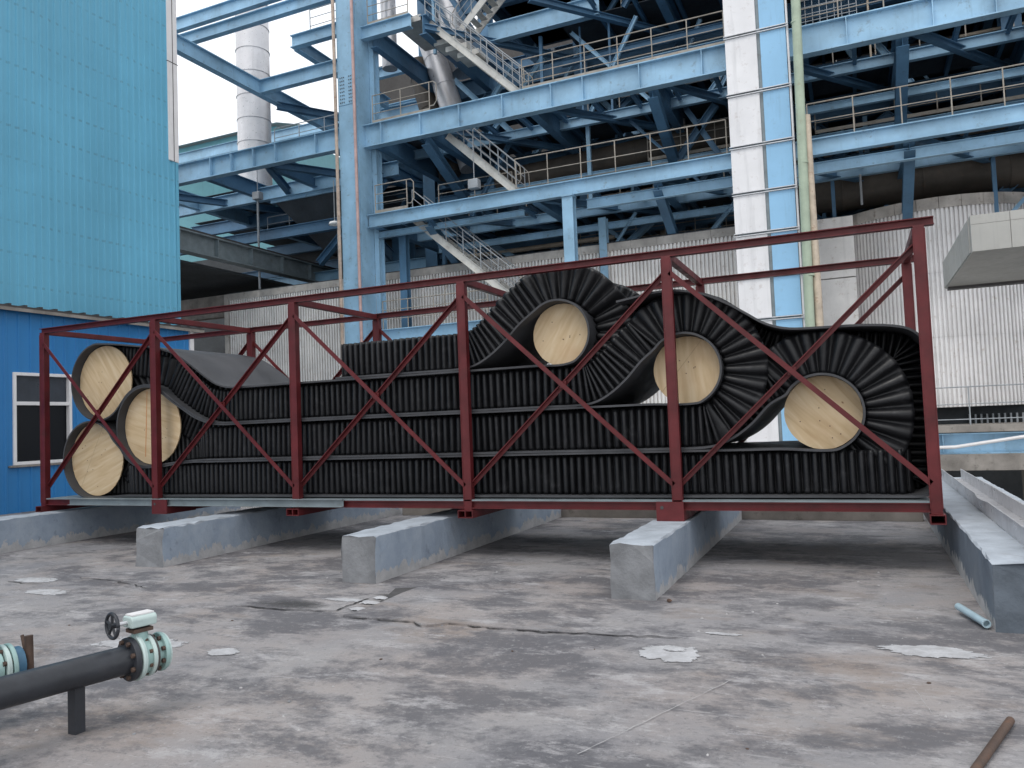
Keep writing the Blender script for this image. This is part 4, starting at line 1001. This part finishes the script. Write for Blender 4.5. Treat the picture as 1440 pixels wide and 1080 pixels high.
for i, (lb, x, y, z) in enumerate((('small grey box lamp hanging under the open bay girder', -15.2, 19.3, 12.3), ('small box lamp hanging from a rod over the lower walkway', -3.3, 17.2, 10.35), ('round white lamp just left of the blue column', -9.35, 17.0, 9.55))):
    o = thing('hanging_lamp', lb, 'lamp')
    if i < 2: MB().box((x-.2, y-.15, z-.25), (x+.2, y+.15, z+.1)).build('housing', M['rail_grey'], o, bevel=.03)
    else: MB().lathe([(0, .02), (.06, .2), (.16, .24), (.2, .05)], (x, y, z+.2), (0, 0, -1), 18).build('shade', M['lamp'], o, smooth=True)
    MB().tube([(x, y, z+.1), (x, y, z+1.8)], .018, 6).build('rod', M['rail_grey'], o)
tb = thing('teal_building', 'distant teal clad building seen past the blue wall under the sky', 'building')
MB().box((-60, 34, -6), (-26.5, 45, 22.6)).build('wall', M['teal'], tb)
mb = MB(); mb.add([(-60, 33.5, 22.6), (-26.0, 33.5, 22.6), (-26.0, 45.5, 26.0), (-60, 45.5, 26.0)], [(0, 1, 2, 3)]); mb.build('roof', M['teal'], tb)
for x in (-34, -29):
    beam((x-6, 32, 21.2 if x == -34 else 19.9), (-14, 32, 21.2 if x == -34 else 19.9), .7, .3, B, .03)

# ------------------------------------------------------------------ right hand side
gd = thing('box_duct', 'grey panelled rectangular duct jutting in from the right edge', 'duct')
n0 = np.array([10.87, 6.70]); zb_, zt_ = 4.05, 4.65
for i in range(3):
    x0 = 10.87+.56*i
    MB().box((x0+.004 if i else x0, 6.70, zb_+.45), (x0+.556, 6.73, zt_)).build('panel', M['duct'], gd)
    MB().box((x0+.004 if i else x0, 6.70, zb_), (x0+.556, 6.73, zb_+.445)).build('panel', M['duct'], gd)
MB().box((10.87, 6.731, zb_+.001), (15, 11.05, zt_-.001)).build('body', M['duct'], gd)
for k in range(4): MB().box((10.855, 6.9+k*1.05, zb_+.02), (10.869, 7.93+k*1.05, zt_-.02)).build('panel', M['duct'], gd)
MB().box((10.9, 10.75, zb_-.05), (15, 11.0, zb_-.001)).build('bearer', M['dark_metal'], gd)
MB().box((13.6, 8, 0), (13.9, 8.3, zb_-.002)).build('support', M['steel_blue'], gd)
br = thing('pipe_bridge', 'light blue girder bridge with concrete deck behind the trough at the right', 'bridge')
MB().box((7.9, 17.75, .76), (24, 19.6, .97)).build('deck_slab', M['concrete_edge'], br, bevel=.01)
gg = MB().ibeam((7.9, 18, .74), (24, 18, .74), .60, .4, .035, .02).build('girder', B, br)
for x in (8.9, 11.2, 13.6, 16): MB().box((x, 17.82, .18), (x+.02, 17.99, .7)).build('stiffener', B, gg)
MB().box((7.9, 17.7, -.33), (24, 18.4, .138)).build('concrete_beam', M['concrete_edge'], br, bevel=.012)
MB().tube([(10.2, 17.7, .33), (11.5, 17.7, .35), (14, 17.7, .72), (18, 17.7, 1.0)], .05, 8).build('white_pipe', M['white_trim'], br)
for x in (9.5, 13.2): MB().box((x, 18, -6), (x+.5, 18.5, -.331)).build('pier', M['concrete_edge'], br)
railing('grey railing on the girder bridge below the round tank', [(7.9, 17.85, .97), (18, 17.85, .97)], h=1.1, rails=(1.0, .55, .15), spacing=1.9, mat=M['rail_grey'], toe=False)
pg = thing('press_wall', 'dim brown wall under the girder bridge at the right edge', 'wall')
MB().box((8, 21, -6), (26, 21.3, -.4)).build('wall', M['concrete_edge'], pg)
tr = thing('metal_trough', 'dented silver metal trough lying on the right-hand concrete block', 'trough')
def trough():
    ny = 24; rg = np.random.default_rng(5); mb = MB(); vs_ = []
    pr = [(0, .14), (0, 0), (.25, 0), (.25, .14)]
    for j in range(ny+1):
        y = 4.9-7.2*j/ny; sx = .11-.012*j*0
        for i, (x, z) in enumerate(pr):
            d = (.004*math.sin(y*2.3+i)*math.sin(y*.9+2*i)-(.035*max(0, 1-abs(y-.9)/.45) if i == 0 else 0)) if i in (0, 3) else 0
            vs_.append((10.06+x+d*.7, y, .472+z+d*.6))
    mb.add(vs_, [(j*4+i, j*4+i+1, (j+1)*4+i+1, (j+1)*4+i) for j in range(ny) for i in range(3)])
    o = mb.build('channel', M['alu'], tr); s_ = o.modifiers.new('thickness', 'SOLIDIFY'); s_.thickness = .006
    for i in (0, 3):
        MB().tube([vs_[j*4+i] for j in range(ny+1)], .007, 6).build('lip', M['alu'], tr)
trough()
stp = thing('pipe_stub', 'short pale blue pipe end poking out of the foot of the right-hand block', 'pipe')
a_, b_ = at_z(1356, 858, .05), at_z(1387, 877, .04); d_ = (b_-a_)/np.linalg.norm(b_-a_)
MB().tube([a_-d_*.1, b_], .026, 14, cap=False).build('pipe_wall', M['pvc'], stp, smooth=True)
MB().lathe([(0, .0225), (.003, .0225)], b_-d_*.02, d_, 14).build('bore', M['crack'], stp)
MB().lathe([(0, .026), (.0, .029), (.02, .029), (.02, .0225), (.0, .0225)], b_-d_*.012, d_, 14).build('rim', M['pvc'], stp, smooth=False)
rd = thing('iron_rod', 'brown rusty iron rod lying on the slab in the bottom right corner', 'rod')
a_, b_ = at_z(1421, 1013, .022), at_z(1370, 1085, .022)
MB().tube([a_, a_+(b_-a_)*2.5], .019, 10).build('rod_body', M['rust'], rd, smooth=True, autosmooth=50)

# ------------------------------------------------------------------ pipe with valves in the left foreground
vp = thing('valve_pipe', 'black pipe on a short leg with a mint green gear valve and black handwheel', 'pipe')
A = at_z(0, 975, .31); Bf = at_z(178, 928, .31); ax = (Bf-A)/np.linalg.norm(Bf-A)
sx_ = np.cross(ax, [0, 0, 1.0]); up = np.array([0, 0, 1.0])
MB().tube([A-ax*2.0, Bf+ax*.02], .078, 20).build('pipe_body', M['black_pipe'], vp, smooth=True, autosmooth=50)
lg = at_z(108, 1030, 0)
MB().box((lg[0]-.03, lg[1]-.03, -.02), (lg[0]+.03, lg[1]+.03, .27)).build('leg', M['black_pipe'], vp, bevel=.004)
def flange(t0, t1, rad, mat, name, bolts=True, Bf=Bf, vp=vp):
    f_ = MB().lathe([(0, rad*.3), (0, rad-.004), (.004, rad), (t1-t0-.004, rad), (t1-t0, rad-.004), (t1-t0, rad*.3)], Bf+ax*t0, ax, 28).build(name, mat, vp, smooth=True, autosmooth=35)
    if bolts:
        bm = MB().lathe([(0, .013), (.016, .013)], (0, 0, 0), -ax, 6).mesh('bolt', M['rust'])
        for k in range(8):
            a_ = 2*math.pi*(k+.5)/8; p = Bf+ax*(t0-.001)+.82*rad*(math.cos(a_)*sx_+math.sin(a_)*up); link('bolt', bm, f_, tuple(p))
    return f_
flange(0, .03, .118, M['black_pipe'], 'flange')
MB().lathe([(.036, .09), (.042, .10), (.10, .10), (.105, .09)], Bf, ax, 24).build('valve_body', M['mint'], vp, smooth=True, autosmooth=35)
MB().lathe([(.036, .122), (.045, .126), (.06, .122)], Bf, ax, 24).build('valve_ring', M['mint_light'], vp, smooth=True, autosmooth=35)
flange(.10, .122, .116, M['mint_light'], 'flange')
MB().lathe([(.1225, .11), (.135, .11)], Bf, ax, 24).build('gasket', M['dark_metal'], vp)
MB().lathe([(.1355, .08), (.175, .08)], Bf, ax, 24).build('end_neck', M['mint'], vp, smooth=True, autosmooth=35)
flange(.175, .198, .108, M['mint'], 'flange')
MB().lathe([(.1985, .10), (.21, .10)], Bf, ax, 24).build('blind_plate', M['mint_light'], vp)
c0 = Bf+ax*.075
MB().tube([c0+up*.07, c0+up*.15], [.05, .04], 14).build('valve_neck', M['mint'], vp, smooth=True, autosmooth=40)
MB().bar(c0+up*.150-ax*.055, c0+up*.150+ax*.055, .09, .02).build('neck_flange', M['rust'], vp)
gbx = MB().prism([(-.05, -.035), (.05, -.035), (.055, .01), (.042, .028), (-.042, .028), (-.055, .01)], c0+up*.205-ax*.07, c0+up*.205+ax*.075).build('gearbox', M['mint_light'], vp, bevel=.008)
MB().bar(c0+up*.2375-ax*.06, c0+up*.2375+ax*.065, .075, .008).build('gearbox_lid', M['white_trim'], gbx)
MB().tube([c0+up*.20-ax*.07, c0+up*.20-ax*.15], .011, 10).build('spindle', M['alu'], vp)
hc = c0+up*.20-ax*.15; hw = -ax
hu = up; hs = np.cross(hu, hw); hs /= np.linalg.norm(hs)
whl = MB().tube([hc+.066*(math.cos(2*math.pi*k/28)*hs+math.sin(2*math.pi*k/28)*hu) for k in range(29)], .0095, 8).build('handwheel', M['black_pipe'], vp, smooth=True)
for k in range(5):
    a_ = 2*math.pi*k/5+.3; MB().tube([hc, hc+.064*(math.cos(a_)*hs+math.sin(a_)*hu)], .008, 6).build('spoke', M['black_pipe'], whl)
MB().lathe([(-.015, .017), (.015, .017)], hc, hw, 12).build('hub', M['black_pipe'], whl)
v2 = thing('lever_valve', 'mint and blue valve at the left edge with two rusty upright levers', 'valve')
q0 = at_z(14, 936, .30)
MB().lathe([(-.3, .08), (-.2, .08), (-.15, .1), (-.06, .1), (-.05, .08)], q0, ax, 24).build('valve_body', M['mint'], v2, smooth=True, autosmooth=35)
flange(-.05, -.027, .122, M['mint_light'], 'flange', True, q0, v2); flange(-.02, .003, .122, M['mint'], 'flange', True, q0, v2)
flange(-.23, -.207, .115, M['mint_light'], 'flange', True, q0, v2)
MB().lathe([(.004, .095), (.05, .095), (.055, .06), (.085, .06)], q0, ax, 18).build('coupling', M['valve_blue'], v2, smooth=True, autosmooth=35)
MB().lathe([(-.1, .05), (.2, .05)], q0-ax*.12, up, 14).build('valve_neck', M['mint'], v2, smooth=True, autosmooth=35)
MB().bar(q0-ax*.17+up*.235, q0-ax*.07+up*.235, .09, .07).build('gearbox', M['mint_light'], v2, bevel=.008)
l0 = at_z(42, 948, .24)
MB().tube([l0, l0+up*.21-sx_*.01], .021, 10).build('lever', M['rust'], v2, smooth=True, autosmooth=50)
MB().tube([l0-sx_*.01+up*.02, l0+up*.2-sx_*.10], .010, 8).build('lever', M['rust'], v2, smooth=True, autosmooth=50)
MB().bar(l0-sx_*.05, l0+sx_*.05, .06, .05).build('lever_bracket', M['rust'], v2, bevel=.006)
MB().tube([l0, q0+ax*.06], .02, 8).build('lever_arm', M['rust'], v2)
MB().bar(q0-ax*.35-up*.30, q0-ax*.35-up*.02, .05, .05, up=(1, 0, 0)).build('support', M['black_pipe'], v2)
MB().tube([q0-ax*.3, q0-ax*1.6], .07, 16).build('pipe_body', M['black_pipe'], v2, smooth=True, autosmooth=50)

# ------------------------------------------------------------------ hopper and clutter in the open bay
hp = thing('steel_hopper', 'dark steel hopper hanging under the open bay beyond the blue building', 'hopper')
hx, hy, ht, hb = (-15.4, -10.2), (20.6, 24.6), 12.35, 9.9
mb = MB(); mb.add([(hx[0], hy[0], ht), (hx[1], hy[0], ht), (hx[1], hy[1], ht), (hx[0], hy[1], ht), (-13.6, 22.2, hb), (-12.0, 22.2, hb), (-12.0, 23.2, hb), (-13.6, 23.2, hb)],
                  [(0, 1, 5, 4), (1, 2, 6, 5), (2, 3, 7, 6), (3, 0, 4, 7), (0, 3, 2, 1), (4, 5, 6, 7)]); mb.build('cone', M['deck'], hp)
MB().box((hx[0]-.1, hy[0]-.1, ht-.12), (hx[1]+.1, hy[0]-.003, ht+.2)).build('rim', M['steel_blue'], hp)
MB().tube([(-12.8, 22.7, hb+.05), (-12.8, 22.7, 7.2), (-11.2, 22.7, 5.2)], .42, 14).build('chute', M['deck'], hp, smooth=True, autosmooth=50)
